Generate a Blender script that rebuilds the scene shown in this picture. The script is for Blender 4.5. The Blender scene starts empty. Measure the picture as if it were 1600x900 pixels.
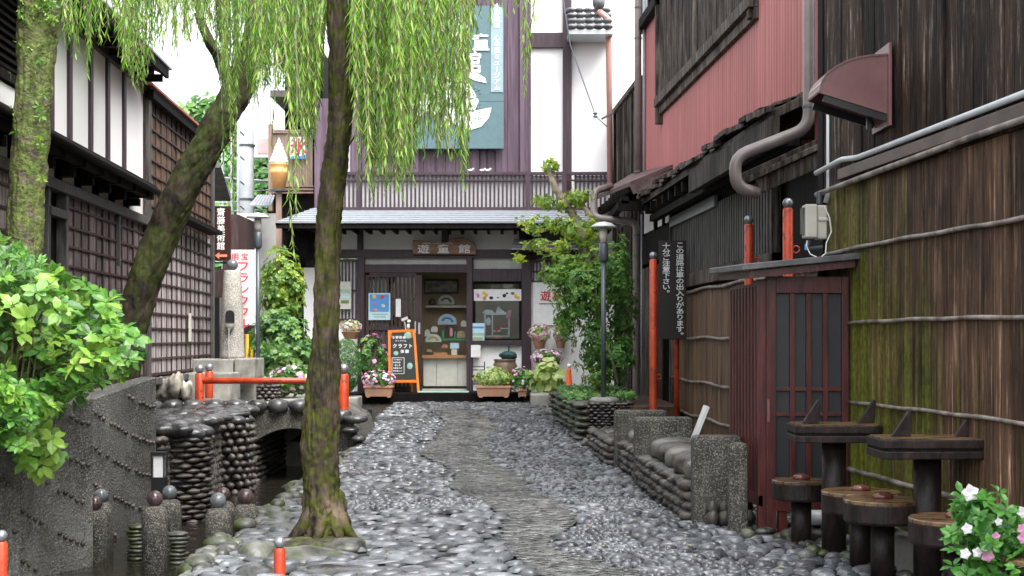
import bpy, math, random
import numpy as np
from mathutils import Vector, Matrix, noise as mnoise
R = math.radians
rng = np.random.default_rng(7); random.seed(7)
S = bpy.context.scene
COL = S.collection

# ------------------------------------------------------------------ camera, world, sun, exposure
F = 2222.0; H = 1.4
cam = bpy.data.cameras.new('camera'); co = bpy.data.objects.new('camera', cam); COL.objects.link(co); S.camera = co
cam.lens = 50; cam.sensor_width = 36; cam.shift_y = 78/1600; cam.clip_end = 600; cam.clip_start = .05
co.location = (0, 0, H); co.rotation_euler = (R(90), 0, 0)
cam.dof.use_dof = True; cam.dof.focus_distance = 13.0; cam.dof.aperture_fstop = 9
w = bpy.data.worlds.new('World'); S.world = w; w.use_nodes = True
nt = w.node_tree; bg = nt.nodes['Background']
sky = nt.nodes.new('ShaderNodeTexSky'); sky.sky_type = 'NISHITA'; sky.sun_disc = False
sky.sun_elevation = R(60); sky.sun_rotation = R(138); sky.dust_density = 4; sky.air_density = 1.0
hs = nt.nodes.new('ShaderNodeHueSaturation'); hs.inputs['Saturation'].default_value = .18; hs.inputs['Value'].default_value = 1.25
nt.links.new(sky.outputs[0], hs.inputs['Color']); nt.links.new(hs.outputs[0], bg.inputs[0]); bg.inputs[1].default_value = .15
sl = bpy.data.lights.new('sun', 'SUN'); sl.energy = 1.5; sl.angle = R(50); sl.color = (1, .97, .92)
so = bpy.data.objects.new('sun', sl); COL.objects.link(so); so.location = (0, 0, 20)
# direction towards the sun: from high on the right, a little behind the camera
_el, _az = R(60), R(138)
_d = Vector((math.sin(_az)*math.cos(_el), math.cos(_az)*math.cos(_el), math.sin(_el)))
so.rotation_euler = _d.to_track_quat('Z', 'Y').to_euler()
S.view_settings.view_transform = 'Standard'; S.view_settings.look = 'None'; S.view_settings.gamma = 1
S.view_settings.use_curve_mapping = False; S.view_settings.exposure = 1.75
S.cycles.max_bounces = 8; S.cycles.transparent_max_bounces = 16

# ------------------------------------------------------------------ helpers
def P(px, py, Y): return Vector(((px-800)*Y/F, Y, H-(py-528)*Y/F))
def PX(px, Y): return (px-800)*Y/F
def PZ(py, Y): return H-(py-528)*Y/F
def gz(Y):
    t = np.clip((np.asarray(Y, float)-14)/12, 0, 1); return .27*t*t*(3-2*t)
def SK(L, Y, o, z): return (L[0]+L[1]*Y+o, Y, z)

class MB:
    def __init__(s): s.ch = []; s.n = 0
    def add(s, v, f, rnd=None, mi=0):
        v = np.asarray(v, float).reshape(-1, 3); f = [list(q) for q in f] if not isinstance(f, np.ndarray) else f
        if isinstance(f, np.ndarray):
            lo = f.reshape(-1)+s.n; cnt = np.full(len(f), f.shape[1]); nf = len(f)
        else:
            lo = np.array([i for q in f for i in q])+s.n; cnt = np.array([len(q) for q in f]); nf = len(f)
        if rnd is None: rnd = random.random()
        r = np.full(nf, rnd) if np.isscalar(rnd) else np.asarray(rnd)
        s.ch.append((v, lo, cnt, r, np.full(nf, mi))); s.n += len(v); return s
    def hexa(s, p, mi=0, rnd=None):   # 8 points: bottom 4 ccw, top 4 ccw
        return s.add(p, [(3,2,1,0),(4,5,6,7),(0,1,5,4),(1,2,6,5),(2,3,7,6),(3,0,4,7)], rnd, mi)
    def box(s, x0, x1, y0, y1, z0, z1, mi=0, rnd=None):
        if x0 > x1: x0, x1 = x1, x0
        if z0 > z1: z0, z1 = z1, z0
        return s.hexa([(x0,y0,z0),(x1,y0,z0),(x1,y1,z0),(x0,y1,z0),(x0,y0,z1),(x1,y0,z1),(x1,y1,z1),(x0,y1,z1)], mi, rnd)
    def sk(s, L, y0, y1, o0, o1, z0, z1, mi=0, rnd=None):
        p = [SK(L,y,o,z) for z in (z0, z1) for (o, y) in ((o0,y0),(o1,y0),(o1,y1),(o0,y1))]
        return s.hexa(p, mi, rnd)
    def bar(s, a, b, wd, th, mi=0, up=(0,0,1), rnd=None):
        a = Vector(a); b = Vector(b); d = (b-a).normalized(); u = d.cross(Vector(up))
        if u.length < 1e-4: u = d.cross(Vector((1,0,0)))
        u.normalize(); v = u.cross(d).normalized(); u *= wd/2; v *= th/2
        return s.hexa([a-u-v,a+u-v,b+u-v,b-u-v,a-u+v,a+u+v,b+u+v,b-u+v], mi, rnd)
    def ext(s, pts, vec, mi=0, rnd=None):
        pts = [Vector(p) for p in pts]; n = len(pts); vec = Vector(vec)
        return s.add([tuple(p) for p in pts]+[tuple(p+vec) for p in pts], [list(range(n))[::-1], list(range(n, 2*n))]+[(i,(i+1)%n,n+(i+1)%n,n+i) for i in range(n)], rnd, mi)
    def tube(s, path, rad, n=10, mi=0, rnd=None, nz=0, ns=3.0, fur=0):
        path = [Vector(p) for p in path]; m = len(path)
        if np.isscalar(rad): rad = [rad]*m
        V = []; Fc = []; ref = None
        for i, p in enumerate(path):
            d = (path[min(i+1, m-1)]-path[max(i-1, 0)]).normalized()
            if ref is None: ref = Vector((0,1,0)) if abs(d.y) < .9 else Vector((1,0,0))
            u = (ref-d*ref.dot(d)).normalized(); ref = u; v = d.cross(u)
            for k in range(n):
                a = 2*math.pi*k/n; q = u*math.cos(a)+v*math.sin(a); r = rad[i]
                if nz:
                    c = p+q*r
                    r *= 1+nz*(mnoise.noise(Vector((c.x*ns, c.y*ns, c.z*ns*.45)))+.5*mnoise.noise(c*ns*3.1)+.3*mnoise.noise(c*ns*8))
                    if fur: r *= 1-fur*max(0, 1-4*abs(mnoise.noise(Vector((c.x*22, c.y*22, c.z*3.2)))))
                V.append(p+q*r)
        for i in range(m-1):
            for k in range(n): Fc.append((i*n+k, i*n+(k+1)%n, (i+1)*n+(k+1)%n, (i+1)*n+k))
        Fc += [list(range(n))[::-1], [(m-1)*n+k for k in range(n)]]
        return s.add([tuple(q) for q in V], Fc, rnd, mi)
    def lathe(s, prof, c, n=20, mi=0, rnd=None, sx=1, sy=1):
        V = []; Fc = []; m = len(prof)
        for r, z in prof:
            for k in range(n):
                a = 2*math.pi*k/n; V.append((c[0]+r*sx*math.cos(a), c[1]+r*sy*math.sin(a), c[2]+z))
        for i in range(m-1):
            for k in range(n): Fc.append((i*n+k, i*n+(k+1)%n, (i+1)*n+(k+1)%n, (i+1)*n+k))
        Fc += [list(range(n))[::-1], [(m-1)*n+k for k in range(n)]]
        return s.add(V, Fc, rnd, mi)
    def ell(s, c, ax, rz=0, n=12, m=8, nz=0, mi=0, rnd=None, tilt=0, sq=1.0):
        V = []; Fc = []; off = Vector((random.random()*50, random.random()*50, 0)); M = Matrix.Rotation(rz, 3, 'Z') @ Matrix.Rotation(tilt, 3, 'Y')
        f = lambda t: math.copysign(abs(t)**sq, t)
        for i in range(m+1):
            t = math.pi*i/m
            for k in range(n if 0 < i < m else 1):
                a = 2*math.pi*k/n; d = Vector((f(math.sin(t))*math.cos(a), f(math.sin(t))*math.sin(a), -f(math.cos(t))))
                g = 1+nz*mnoise.noise(d*1.6+off) if nz else 1
                q = M @ Vector((d.x*ax[0]*g, d.y*ax[1]*g, d.z*ax[2]*g)); V.append((c[0]+q.x, c[1]+q.y, c[2]+q.z))
        ix = lambda i, k: 0 if i == 0 else (1+(m-1)*n if i == m else 1+(i-1)*n+k % n)
        for i in range(m):
            for k in range(n):
                q = [ix(i,k), ix(i,k+1), ix(i+1,k+1), ix(i+1,k)]; r = []
                for j in q:
                    if j not in r: r.append(j)
                Fc.append(r)
        return s.add(V, Fc, rnd, mi)
    def inst(s, tv, tf, pos, mats, rnd, mi=0):    # tv (n,3) tf (k,c) ; mats (N,3,3), pos (N,3)
        v = np.einsum('nij,kj->nki', mats, tv)+pos[:, None, :]
        N, k = v.shape[0], tv.shape[0]
        f = (tf[None, :, :]+(np.arange(N)*k)[:, None, None]).reshape(-1, tf.shape[1])
        return s.add(v.reshape(-1, 3), f, np.repeat(rnd, len(tf)), mi)
    def build(s, name, mat, parent=None, smooth=False, bevel=0, at=None):
        me = bpy.data.meshes.new(name)
        v = np.concatenate([c[0] for c in s.ch]); lo = np.concatenate([c[1] for c in s.ch]); cn = np.concatenate([c[2] for c in s.ch])
        rn = np.concatenate([c[3] for c in s.ch]); mi = np.concatenate([c[4] for c in s.ch])
        org = Vector((0,0,0))
        if parent is not None:
            p = parent
            while p: org = org+p.location; p = p.parent
        elif at is not None: org = Vector(at)
        v = v-np.array(org)
        me.vertices.add(len(v)); me.vertices.foreach_set('co', v.astype('f4').ravel())
        me.loops.add(len(lo)); me.loops.foreach_set('vertex_index', lo.astype('i4'))
        me.polygons.add(len(cn)); st = np.concatenate([[0], np.cumsum(cn)[:-1]])
        me.polygons.foreach_set('loop_start', st.astype('i4')); me.polygons.foreach_set('loop_total', cn.astype('i4'))
        for m in (mat if isinstance(mat, (list, tuple)) else [mat]): me.materials.append(m)
        me.polygons.foreach_set('material_index', mi.astype('i4'))
        me.polygons.foreach_set('use_smooth', np.full(len(cn), smooth))
        me.update(calc_edges=True)
        a = me.attributes.new('rnd', 'FLOAT', 'FACE'); a.data.foreach_set('value', rn.astype('f4')); me.validate()
        o = bpy.data.objects.new(name, me); COL.objects.link(o)
        if parent is not None: o.parent = parent
        elif at is not None: o.location = org
        if bevel:
            b = o.modifiers.new('bevel', 'BEVEL'); b.width = bevel; b.segments = 2; b.limit_method = 'ANGLE'
        return o

def tag(o, label=None, cat=None, group=None, kind=None):
    if label: o['label'] = label
    if cat: o['category'] = cat
    if group: o['group'] = group
    if kind: o['kind'] = kind
    return o
def thing(name, label, cat, loc, group=None):
    o = bpy.data.objects.new(name, None); COL.objects.link(o); o.location = loc; o.empty_display_size = .1
    return tag(o, label, cat, group)
def dup(root, loc, label, group=None):
    r = root.copy(); COL.objects.link(r); r.location = loc; r['label'] = label
    if group: r['group'] = group
    for ch in list(root.children):
        c = ch.copy(); COL.objects.link(c); c.parent = r
        for g in ch.children:
            d = g.copy(); COL.objects.link(d); d.parent = c
    return r

# ---- text glyphs
_gl = {}
def glyph(c):
    if c in _gl: return _gl[c]
    t = bpy.data.curves.new('glyph', 'FONT'); t.body = c; t.size = 1; t.resolution_u = 3; t.offset = 0
    x = bpy.data.objects.new('glyph', t); COL.objects.link(x)
    dg = bpy.context.evaluated_depsgraph_get(); dg.update()
    me = bpy.data.meshes.new_from_object(x.evaluated_get(dg))
    v = np.zeros(len(me.vertices)*3); me.vertices.foreach_get('co', v); v = v.reshape(-1, 3)[:, :2]
    f = [list(p.vertices) for p in me.polygons]
    bpy.data.objects.remove(x); bpy.data.curves.remove(t); bpy.data.meshes.remove(me)
    _gl[c] = (v, f); return _gl[c]
_ref = glyph('館')[0]; _rc = (_ref.max(0)+_ref.min(0))/2; _rs = .92/(_ref.max(0)-_ref.min(0))[1]
def write(mb, s, cx, cy, size, fr, vertical=True, step=1.0, sx=1.0, mi=0, bold=.022):
    """fr maps (u, v) on the sign to a point; the first glyph's centre is (cx, cy)"""
    for i, c in enumerate(s):
        if c == ' ': continue
        v, f = glyph(c)
        if len(v) == 0: continue
        q = (v-_rc)*_rs
        if ord(c) < 256: q = (v-(v.max(0)+v.min(0))/2)*_rs
        if vertical and c == 'ー': q = np.stack([q[:, 1]*-1, -q[:, 0]], 1)*[-1, 1]
        if vertical and c in '。、': q = q+[.55, .55]
        q = q*[size*sx, size]
        ox, oy = (cx, cy-i*size*step) if vertical else (cx+i*size*step, cy)
        for k, (bx_, by_) in enumerate(((0,0),(bold,0),(-bold,0),(0,bold),(0,-bold)) if bold else ((0,0),)):
            mb.add([(lambda p: (p[0], p[1]-k*.0005, p[2]))(fr(ox+a+bx_*size, oy+b+by_*size)) for a, b in q], f, .5, mi)

# ---- materials
def mat(name, c1, c2=None, scale=5, rough=.6, rough2=None, bump=0, bscale=None, stretch=(1,1,1), rnd=0, spec=.5, metal=0,
        moss=None, moss_amt=.5, moss_scale=3, contrast=.14, trans=0, ramp3=None, bstretch=None, hue=0, coat=0, mottle=None, nrough=.62, moss_soft=.06, speck=None, moss_fn=None, emit=0):
    m = bpy.data.materials.new(name); m.use_nodes = True; n = m.node_tree.nodes; l = m.node_tree.links
    b = n['Principled BSDF']; c2 = c2 or c1
    tc = n.new('ShaderNodeTexCoord'); mp = n.new('ShaderNodeMapping'); mp.inputs['Scale'].default_value = stretch
    l.new(tc.outputs['Object'], mp.inputs[0])
    nz = n.new('ShaderNodeTexNoise'); nz.inputs['Scale'].default_value = scale; nz.inputs['Detail'].default_value = 8; nz.inputs['Roughness'].default_value = nrough
    at = n.new('ShaderNodeAttribute'); at.attribute_name = 'rnd'
    if rnd:   # shift the pattern from piece to piece
        va = n.new('ShaderNodeVectorMath'); va.operation = 'SCALE'; va.inputs[0].default_value = (37, 21, 53); l.new(at.outputs['Fac'], va.inputs['Scale'])
        vb = n.new('ShaderNodeVectorMath'); vb.operation = 'ADD'; l.new(mp.outputs[0], vb.inputs[0]); l.new(va.outputs[0], vb.inputs[1]); l.new(vb.outputs[0], nz.inputs[0])
    else: l.new(mp.outputs[0], nz.inputs[0])
    rp = n.new('ShaderNodeValToRGB'); e = rp.color_ramp.elements
    e[0].position = .5-contrast; e[0].color = (*c1, 1); e[1].position = .5+contrast; e[1].color = (*c2, 1)
    if ramp3: x = rp.color_ramp.elements.new(.5+contrast*.4); x.color = (*ramp3, 1)
    l.new(nz.outputs['Fac'], rp.inputs[0]); col = rp.outputs[0]
    if speck:  # light grains (aggregate)
        vo = n.new('ShaderNodeTexVoronoi'); vo.inputs['Scale'].default_value = speck[1]; l.new(tc.outputs['Object'], vo.inputs[0])
        sp = n.new('ShaderNodeSeparateColor'); l.new(vo.outputs['Color'], sp.inputs[0])
        gr = n.new('ShaderNodeValToRGB'); g = gr.color_ramp.elements; g[0].position = .55; g[0].color = (0,0,0,1); g[1].position = .95; g[1].color = (1,1,1,1)
        l.new(sp.outputs[0], gr.inputs[0]); mx = n.new('ShaderNodeMix'); mx.data_type = 'RGBA'; l.new(gr.outputs[0], mx.inputs['Factor'])
        l.new(col, mx.inputs['A']); mx.inputs['B'].default_value = (*speck[0], 1); col = mx.outputs['Result']
    if rnd:
        mr = n.new('ShaderNodeMapRange'); mr.inputs['To Min'].default_value = 1-rnd; mr.inputs['To Max'].default_value = 1+rnd; l.new(at.outputs['Fac'], mr.inputs[0])
        hv = n.new('ShaderNodeHueSaturation'); l.new(mr.outputs[0], hv.inputs['Value']); l.new(col, hv.inputs['Color']); col = hv.outputs[0]
        if hue:
            m2 = n.new('ShaderNodeMath'); m2.operation = 'MULTIPLY_ADD'; l.new(at.outputs['Fac'], m2.inputs[0]); m2.inputs[1].default_value = 13.7
            m3 = n.new('ShaderNodeMath'); m3.operation = 'FRACT'; l.new(m2.outputs[0], m3.inputs[0])
            m4 = n.new('ShaderNodeMapRange'); m4.inputs['To Min'].default_value = .5-hue; m4.inputs['To Max'].default_value = .5+hue; l.new(m3.outputs[0], m4.inputs[0]); l.new(m4.outputs[0], hv.inputs['Hue'])
    if mottle:
        nm = n.new('ShaderNodeTexNoise'); nm.inputs['Scale'].default_value = mottle[0]; nm.inputs['Detail'].default_value = 7; nm.inputs['Roughness'].default_value = .68
        mm = n.new('ShaderNodeMapping'); mm.inputs['Scale'].default_value = mottle[1]; l.new(tc.outputs['Object'], mm.inputs[0]); l.new(mm.outputs[0], nm.inputs[0])
        mr = n.new('ShaderNodeMapRange'); mr.inputs['From Min'].default_value = .36; mr.inputs['From Max'].default_value = .64; mr.inputs['To Min'].default_value = mottle[2]; mr.inputs['To Max'].default_value = mottle[3]; l.new(nm.outputs['Fac'], mr.inputs[0])
        hm = n.new('ShaderNodeHueSaturation'); l.new(mr.outputs[0], hm.inputs['Value']); l.new(col, hm.inputs['Color']); col = hm.outputs[0]
    if moss:
        n2 = n.new('ShaderNodeTexNoise'); n2.inputs['Scale'].default_value = moss_scale; n2.inputs['Detail'].default_value = 10; n2.inputs['Roughness'].default_value = .7
        if moss_fn: l.new(mp.outputs[0], n2.inputs[0])
        else: l.new(tc.outputs['Object'], n2.inputs[0])
        fac = n2.outputs['Fac']
        if moss_fn: fac = moss_fn(n, l, tc, fac)
        r2 = n.new('ShaderNodeValToRGB'); g = r2.color_ramp.elements; g[0].position = 1-moss_amt-moss_soft; g[0].color = (0,0,0,1); g[1].position = 1-moss_amt+moss_soft; g[1].color = (1,1,1,1)
        l.new(fac, r2.inputs[0]); mx = n.new('ShaderNodeMix'); mx.data_type = 'RGBA'; l.new(r2.outputs[0], mx.inputs['Factor']); l.new(col, mx.inputs['A'])
        n4 = n.new('ShaderNodeTexNoise'); n4.inputs['Scale'].default_value = 22; l.new(tc.outputs['Object'], n4.inputs[0])
        r4 = n.new('ShaderNodeValToRGB'); g = r4.color_ramp.elements; g[0].position = .35; g[0].color = (*[k*.45 for k in moss], 1); g[1].position = .65; g[1].color = (*moss, 1)
        l.new(n4.outputs['Fac'], r4.inputs[0]); l.new(r4.outputs[0], mx.inputs['B']); col = mx.outputs['Result']
    l.new(col, b.inputs['Base Color'])
    if rough2 is not None:
        mr = n.new('ShaderNodeMapRange'); mr.inputs['From Min'].default_value = .35; mr.inputs['From Max'].default_value = .65; mr.inputs['To Min'].default_value = rough; mr.inputs['To Max'].default_value = rough2
        l.new(nz.outputs['Fac'], mr.inputs[0]); l.new(mr.outputs[0], b.inputs['Roughness'])
    else: b.inputs['Roughness'].default_value = rough
    b.inputs['Specular IOR Level'].default_value = spec; b.inputs['Metallic'].default_value = metal; b.inputs['Coat Weight'].default_value = coat
    if bump:
        n3 = n.new('ShaderNodeTexNoise'); n3.inputs['Scale'].default_value = bscale or scale*3; n3.inputs['Detail'].default_value = 6
        m3 = n.new('ShaderNodeMapping'); m3.inputs['Scale'].default_value = bstretch or stretch; l.new(tc.outputs['Object'], m3.inputs[0]); l.new(m3.outputs[0], n3.inputs[0])
        bp = n.new('ShaderNodeBump'); bp.inputs['Strength'].default_value = 1; bp.inputs['Distance'].default_value = bump; l.new(n3.outputs['Fac'], bp.inputs['Height']); l.new(bp.outputs[0], b.inputs['Normal'])
    return m
def leafmat(name, a, b_, c_, tr=.35, rough=.42):
    m = bpy.data.materials.new(name); m.use_nodes = True; n = m.node_tree.nodes; l = m.node_tree.links
    b = n['Principled BSDF']; at = n.new('ShaderNodeAttribute'); at.attribute_name = 'rnd'
    rp = n.new('ShaderNodeValToRGB'); e = rp.color_ramp.elements; e[0].color = (*a, 1); e[1].color = (*c_, 1); x = e.new(.5); x.color = (*b_, 1)
    l.new(at.outputs['Fac'], rp.inputs[0]); l.new(rp.outputs[0], b.inputs['Base Color']); b.inputs['Roughness'].default_value = rough
    t = n.new('ShaderNodeBsdfTranslucent'); hv = n.new('ShaderNodeHueSaturation'); hv.inputs['Value'].default_value = 1.5; hv.inputs['Hue'].default_value = .48
    l.new(rp.outputs[0], hv.inputs['Color']); l.new(hv.outputs[0], t.inputs[0])
    mx = n.new('ShaderNodeMixShader'); mx.inputs[0].default_value = tr; l.new(b.outputs[0], mx.inputs[1]); l.new(t.outputs[0], mx.inputs[2]); l.new(mx.outputs[0], n['Material Output'].inputs[0])
    return m
def plain(name, c, rough=.5, metal=0, spec=.5): return mat(name, c, tuple(k*.85 for k in c), scale=9, rough=rough, metal=metal, spec=spec, bump=.0005, bscale=60)
def glassmat(name, tint=(.9,.95,.95), refl=1.0):
    m = bpy.data.materials.new(name); m.use_nodes = True; n = m.node_tree.nodes; l = m.node_tree.links
    t = n.new('ShaderNodeBsdfTransparent'); t.inputs[0].default_value = (*tint, 1); g = n.new('ShaderNodeBsdfGlossy'); g.inputs['Roughness'].default_value = .02
    fr = n.new('ShaderNodeFresnel'); fr.inputs[0].default_value = 1.5; ml = n.new('ShaderNodeMath'); ml.operation = 'MULTIPLY'; ml.inputs[1].default_value = refl; l.new(fr.outputs[0], ml.inputs[0])
    mx = n.new('ShaderNodeMixShader'); l.new(ml.outputs[0], mx.inputs[0]); l.new(t.outputs[0], mx.inputs[1]); l.new(g.outputs[0], mx.inputs[2]); l.new(mx.outputs[0], n['Material Output'].inputs[0])
    return m
def barn_moss(n, l, tc, fac):
    # moss climbs the boards nearest the shed (low, far end of the wall)
    sp = n.new('ShaderNodeSeparateXYZ'); l.new(tc.outputs['Object'], sp.inputs[0])
    a = n.new('ShaderNodeMapRange'); a.inputs['From Min'].default_value = -2.4; a.inputs['From Max'].default_value = 1.3; a.inputs['To Min'].default_value = -.34; a.inputs['To Max'].default_value = .1; l.new(sp.outputs[1], a.inputs[0])
    z = n.new('ShaderNodeMapRange'); z.inputs['From Min'].default_value = .3; z.inputs['From Max'].default_value = 2.5; z.inputs['To Min'].default_value = .10; z.inputs['To Max'].default_value = -.09; l.new(sp.outputs[2], z.inputs[0])
    s1 = n.new('ShaderNodeMath'); s1.operation = 'ADD'; l.new(a.outputs[0], s1.inputs[0]); l.new(z.outputs[0], s1.inputs[1])
    s2 = n.new('ShaderNodeMath'); s2.operation = 'ADD'; l.new(s1.outputs[0], s2.inputs[0]); l.new(fac, s2.inputs[1]); return s2.outputs[0]

M = {}
M['cobble'] = mat('wet_cobble', (.055,.06,.067), (.135,.142,.153), scale=6, rough=.22, rough2=.42, rnd=.55, bump=.002, bscale=35, mottle=(1.2,(1,1,1),.65,1.3), hue=.03)
M['path'] = mat('wet_path_stone', (.03,.03,.029), (.13,.13,.125), scale=9, rough=.06, rough2=.2, mottle=(1.5,(1,1,1),.5,1.4), rnd=.45, bump=.001, bscale=40, hue=.02)
M['mortar'] = mat('mortar', (.005,.005,.005), (.018,.018,.016), scale=14, rough=.15, rough2=.5, bump=.004, bscale=60, moss=(.05,.07,.02), moss_amt=.38, moss_scale=2)
M['pebble'] = mat('dark_pebble', (.016,.014,.013), (.10,.085,.074), scale=9, rough=.35, rough2=.6, rnd=.5, bump=.004, bscale=50, hue=.03, moss=(.06,.075,.025), moss_amt=.34, moss_scale=1.4)
M['boulder'] = mat('mossy_boulder', (.025,.025,.023), (.12,.12,.108), scale=5, rough=.3, rough2=.55, rnd=.35, bump=.006, bscale=25, moss=(.06,.08,.02), moss_amt=.46, moss_scale=3)
M['wetrock'] = mat('wet_dark_rock', (.02,.02,.022), (.08,.08,.08), scale=5, rough=.14, rough2=.35, rnd=.35, bump=.003, bscale=25)
M['agg'] = mat('aggregate_concrete', (.022,.021,.018), (.08,.074,.062), scale=3, rough=.65, bump=.02, bscale=90, mottle=(2.5,(1,1,.5),.6,1.3), speck=((.24,.225,.19), 120), moss=(.05,.06,.025), moss_amt=.34, moss_scale=3)
M['agg_d'] = mat('dark_aggregate', (.045,.044,.041), (.13,.125,.115), scale=1.6, rough=.55, bump=.02, bscale=60, mottle=(2,(1,1,.4),.6,1.3), speck=((.21,.205,.19), 95), moss=(.04,.05,.02), moss_amt=.36, moss_scale=2)
M['conc'] = mat('grey_concrete', (.12,.12,.11), (.3,.29,.26), scale=3.5, rough=.75, bump=.004, bscale=40, moss=(.07,.08,.04), moss_amt=.32, moss_scale=4)
M['white_stone'] = mat('pale_stone', (.09,.08,.065), (.36,.33,.28), scale=6, rough=.7, bump=.01, bscale=14, rnd=.2)
M['bark'] = mat('willow_bark', (.004,.003,.002), (.085,.06,.043), scale=11, stretch=(1,1,.3), rough=.8, spec=.3, bump=.03, bscale=14, bstretch=(1,1,.3), mottle=(3,(1,1,.4),.4,1.8), moss=(.065,.072,.006), moss_amt=.49, moss_scale=8)
M['bark2'] = mat('dark_mossy_bark', (.004,.0025,.0018), (.055,.034,.02), scale=9, stretch=(1,1,.5), rough=.8, bump=.02, bscale=16, bstretch=(1,1,.5), moss=(.05,.065,.005), moss_amt=.5, moss_scale=3.5)
M['bark3'] = mat('lichen_bark', (.012,.009,.006), (.13,.1,.07), scale=10, mottle=(3,(1,1,.6),.4,1.7), rough=.8, bump=.022, bscale=30, moss=(.13,.17,.035), moss_amt=.54, moss_scale=12)
M['twig'] = mat('twig', (.08,.06,.04), (.2,.16,.1), scale=12, rough=.7)
M['palebark'] = mat('pale_bark', (.16,.13,.09), (.36,.31,.24), scale=9, rough=.8, bump=.005, moss=(.12,.15,.03), moss_amt=.4, moss_scale=5)
M['willow'] = leafmat('willow_leaf', (.03,.11,.012), (.17,.39,.04), (.40,.60,.12), tr=.55)
M['hyd'] = leafmat('hydrangea_leaf', (.025,.09,.015), (.085,.23,.03), (.24,.4,.06), tr=.33)
M['bushleaf'] = leafmat('bush_leaf', (.03,.1,.025), (.08,.2,.05), (.2,.36,.08), tr=.35)
M['maple'] = leafmat('maple_leaf', (.05,.13,.02), (.12,.25,.04), (.36,.45,.06), tr=.4)
M['airy'] = leafmat('airy_leaf', (.03,.11,.02), (.09,.22,.04), (.22,.36,.07), tr=.42)
M['ivy'] = leafmat('dark_leaf', (.025,.08,.02), (.05,.15,.035), (.12,.25,.05), tr=.3)
M['pale_leaf'] = leafmat('pale_leaf', (.2,.34,.1), (.38,.5,.16), (.55,.64,.28), tr=.35)
M['vinca'] = leafmat('vinca_leaf', (.03,.12,.02), (.07,.24,.04), (.13,.36,.06), tr=.3, rough=.3)
M['petal_w'] = leafmat('white_petal', (.75,.72,.75), (.82,.8,.82), (.85,.7,.8), tr=.3)
M['petal_p'] = leafmat('pink_petal', (.7,.12,.4), (.75,.3,.55), (.82,.6,.75), tr=.3)
M['barn_low'] = mat('weathered_brown_board', (.010,.005,.003), (.30,.20,.14), scale=5.5, stretch=(5.5,5.5,.22), nrough=.72, rough=.72, spec=.2, rnd=.4, mottle=(1.5,(1.8,1.8,.8),.35,1.8), bump=.012, bscale=9, bstretch=(7,7,.35), ramp3=(.08,.045,.027), moss=(.2,.24,.022), moss_amt=.42, moss_scale=2.6, moss_soft=.17, moss_fn=barn_moss, contrast=.17)
M['barn_up'] = mat('weathered_dark_board', (.003,.002,.0015), (.2,.18,.16), scale=4.5, stretch=(4,4,.3), nrough=.78, rough=.75, spec=.18, rnd=.5, mottle=(1.8,(2.2,2.2,.6),.1,2.0), bump=.014, bscale=9, bstretch=(7,7,.4), ramp3=(.035,.02,.014), contrast=.15)
M['plank'] = mat('warm_board', (.025,.013,.007), (.2,.115,.06), scale=5, stretch=(7,7,.3), rough=.6, rnd=.35, bump=.004, bscale=9, bstretch=(8,8,.3), contrast=.15)
M['dkwood'] = mat('dark_wood', (.003,.0025,.0025), (.014,.011,.01), scale=6, stretch=(4,4,.6), rough=.75, spec=.12, rnd=.25, bump=.003, bscale=20)
M['oldwood'] = mat('old_grey_wood', (.006,.005,.004), (.12,.098,.083), scale=6, stretch=(5,5,.4), rough=.75, spec=.2, mottle=(1.6,(2,2,.6),.3,1.6), rnd=.4, bump=.006, bscale=10, bstretch=(6,6,.4), moss=(.1,.12,.03), moss_amt=.33, moss_scale=3)
M['slatgrey'] = mat('grey_slat', (.02,.019,.019), (.1,.095,.09), scale=6, stretch=(4,4,.4), rough=.55, rnd=.2, bump=.002)
M['pinkboard'] = mat('grey_pink_board', (.06,.045,.045), (.26,.21,.21), scale=5, stretch=(4,4,.5), rough=.7, rnd=.25, bump=.003)
M['paleboard'] = mat('bleached_board', (.10,.085,.085), (.48,.44,.44), scale=5, stretch=(4,4,.4), rough=.7, rnd=.25, bump=.003)
M['batten'] = mat('brown_batten', (.02,.009,.009), (.07,.035,.033), scale=6, stretch=(4,4,.5), rough=.6, rnd=.25, bump=.002)
M['purple'] = mat('purple_brown_wood', (.025,.012,.019), (.055,.03,.042), scale=5, stretch=(6,6,.3), rough=.5, rnd=.15, bump=.003)
M['purple_wall'] = mat('purple_board', (.05,.028,.045), (.13,.085,.12), scale=5, stretch=(6,6,.2), rough=.55, rnd=.12, bump=.003)
M['plaster'] = mat('white_plaster', (.80,.79,.79), (.88,.87,.87), scale=1.3, stretch=(1,1,.5), rough=.8, bump=.002, contrast=.35)
M['plaster_g'] = mat('grey_plaster', (.5,.49,.47), (.66,.65,.63), scale=2, rough=.8)
M['red'] = mat('faded_red_metal', (.30,.07,.066), (.46,.16,.15), scale=2.2, stretch=(3,3,.25), rough=.5, rnd=.06, bump=.001, contrast=.3, moss=None)
M['reddoor'] = mat('dark_red_paint', (.032,.005,.005), (.09,.014,.012), scale=5, stretch=(3,3,.5), rough=.4, rnd=.15, bump=.002, moss=(.2,.26,.02), moss_amt=.3, moss_scale=1.6)
M['orange'] = mat('orange_paint', (.36,.035,.009), (.5,.065,.018), scale=8, rough=.42, bump=.002, mottle=(4,(1,1,.4),.6,1.3), moss=(.05,.02,.015), moss_amt=.4, moss_scale=16)
M['bronze'] = mat('maroon_metal', (.13,.055,.055), (.19,.09,.088), scale=3, rough=.35, spec=.6)
M['pipe'] = mat('taupe_pipe', (.14,.115,.11), (.22,.185,.175), scale=3, rough=.35, moss=(.1,.12,.03), moss_amt=.27, moss_scale=3)
M['pipe_pink'] = plain('salmon_pipe', (.5,.26,.22))
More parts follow.
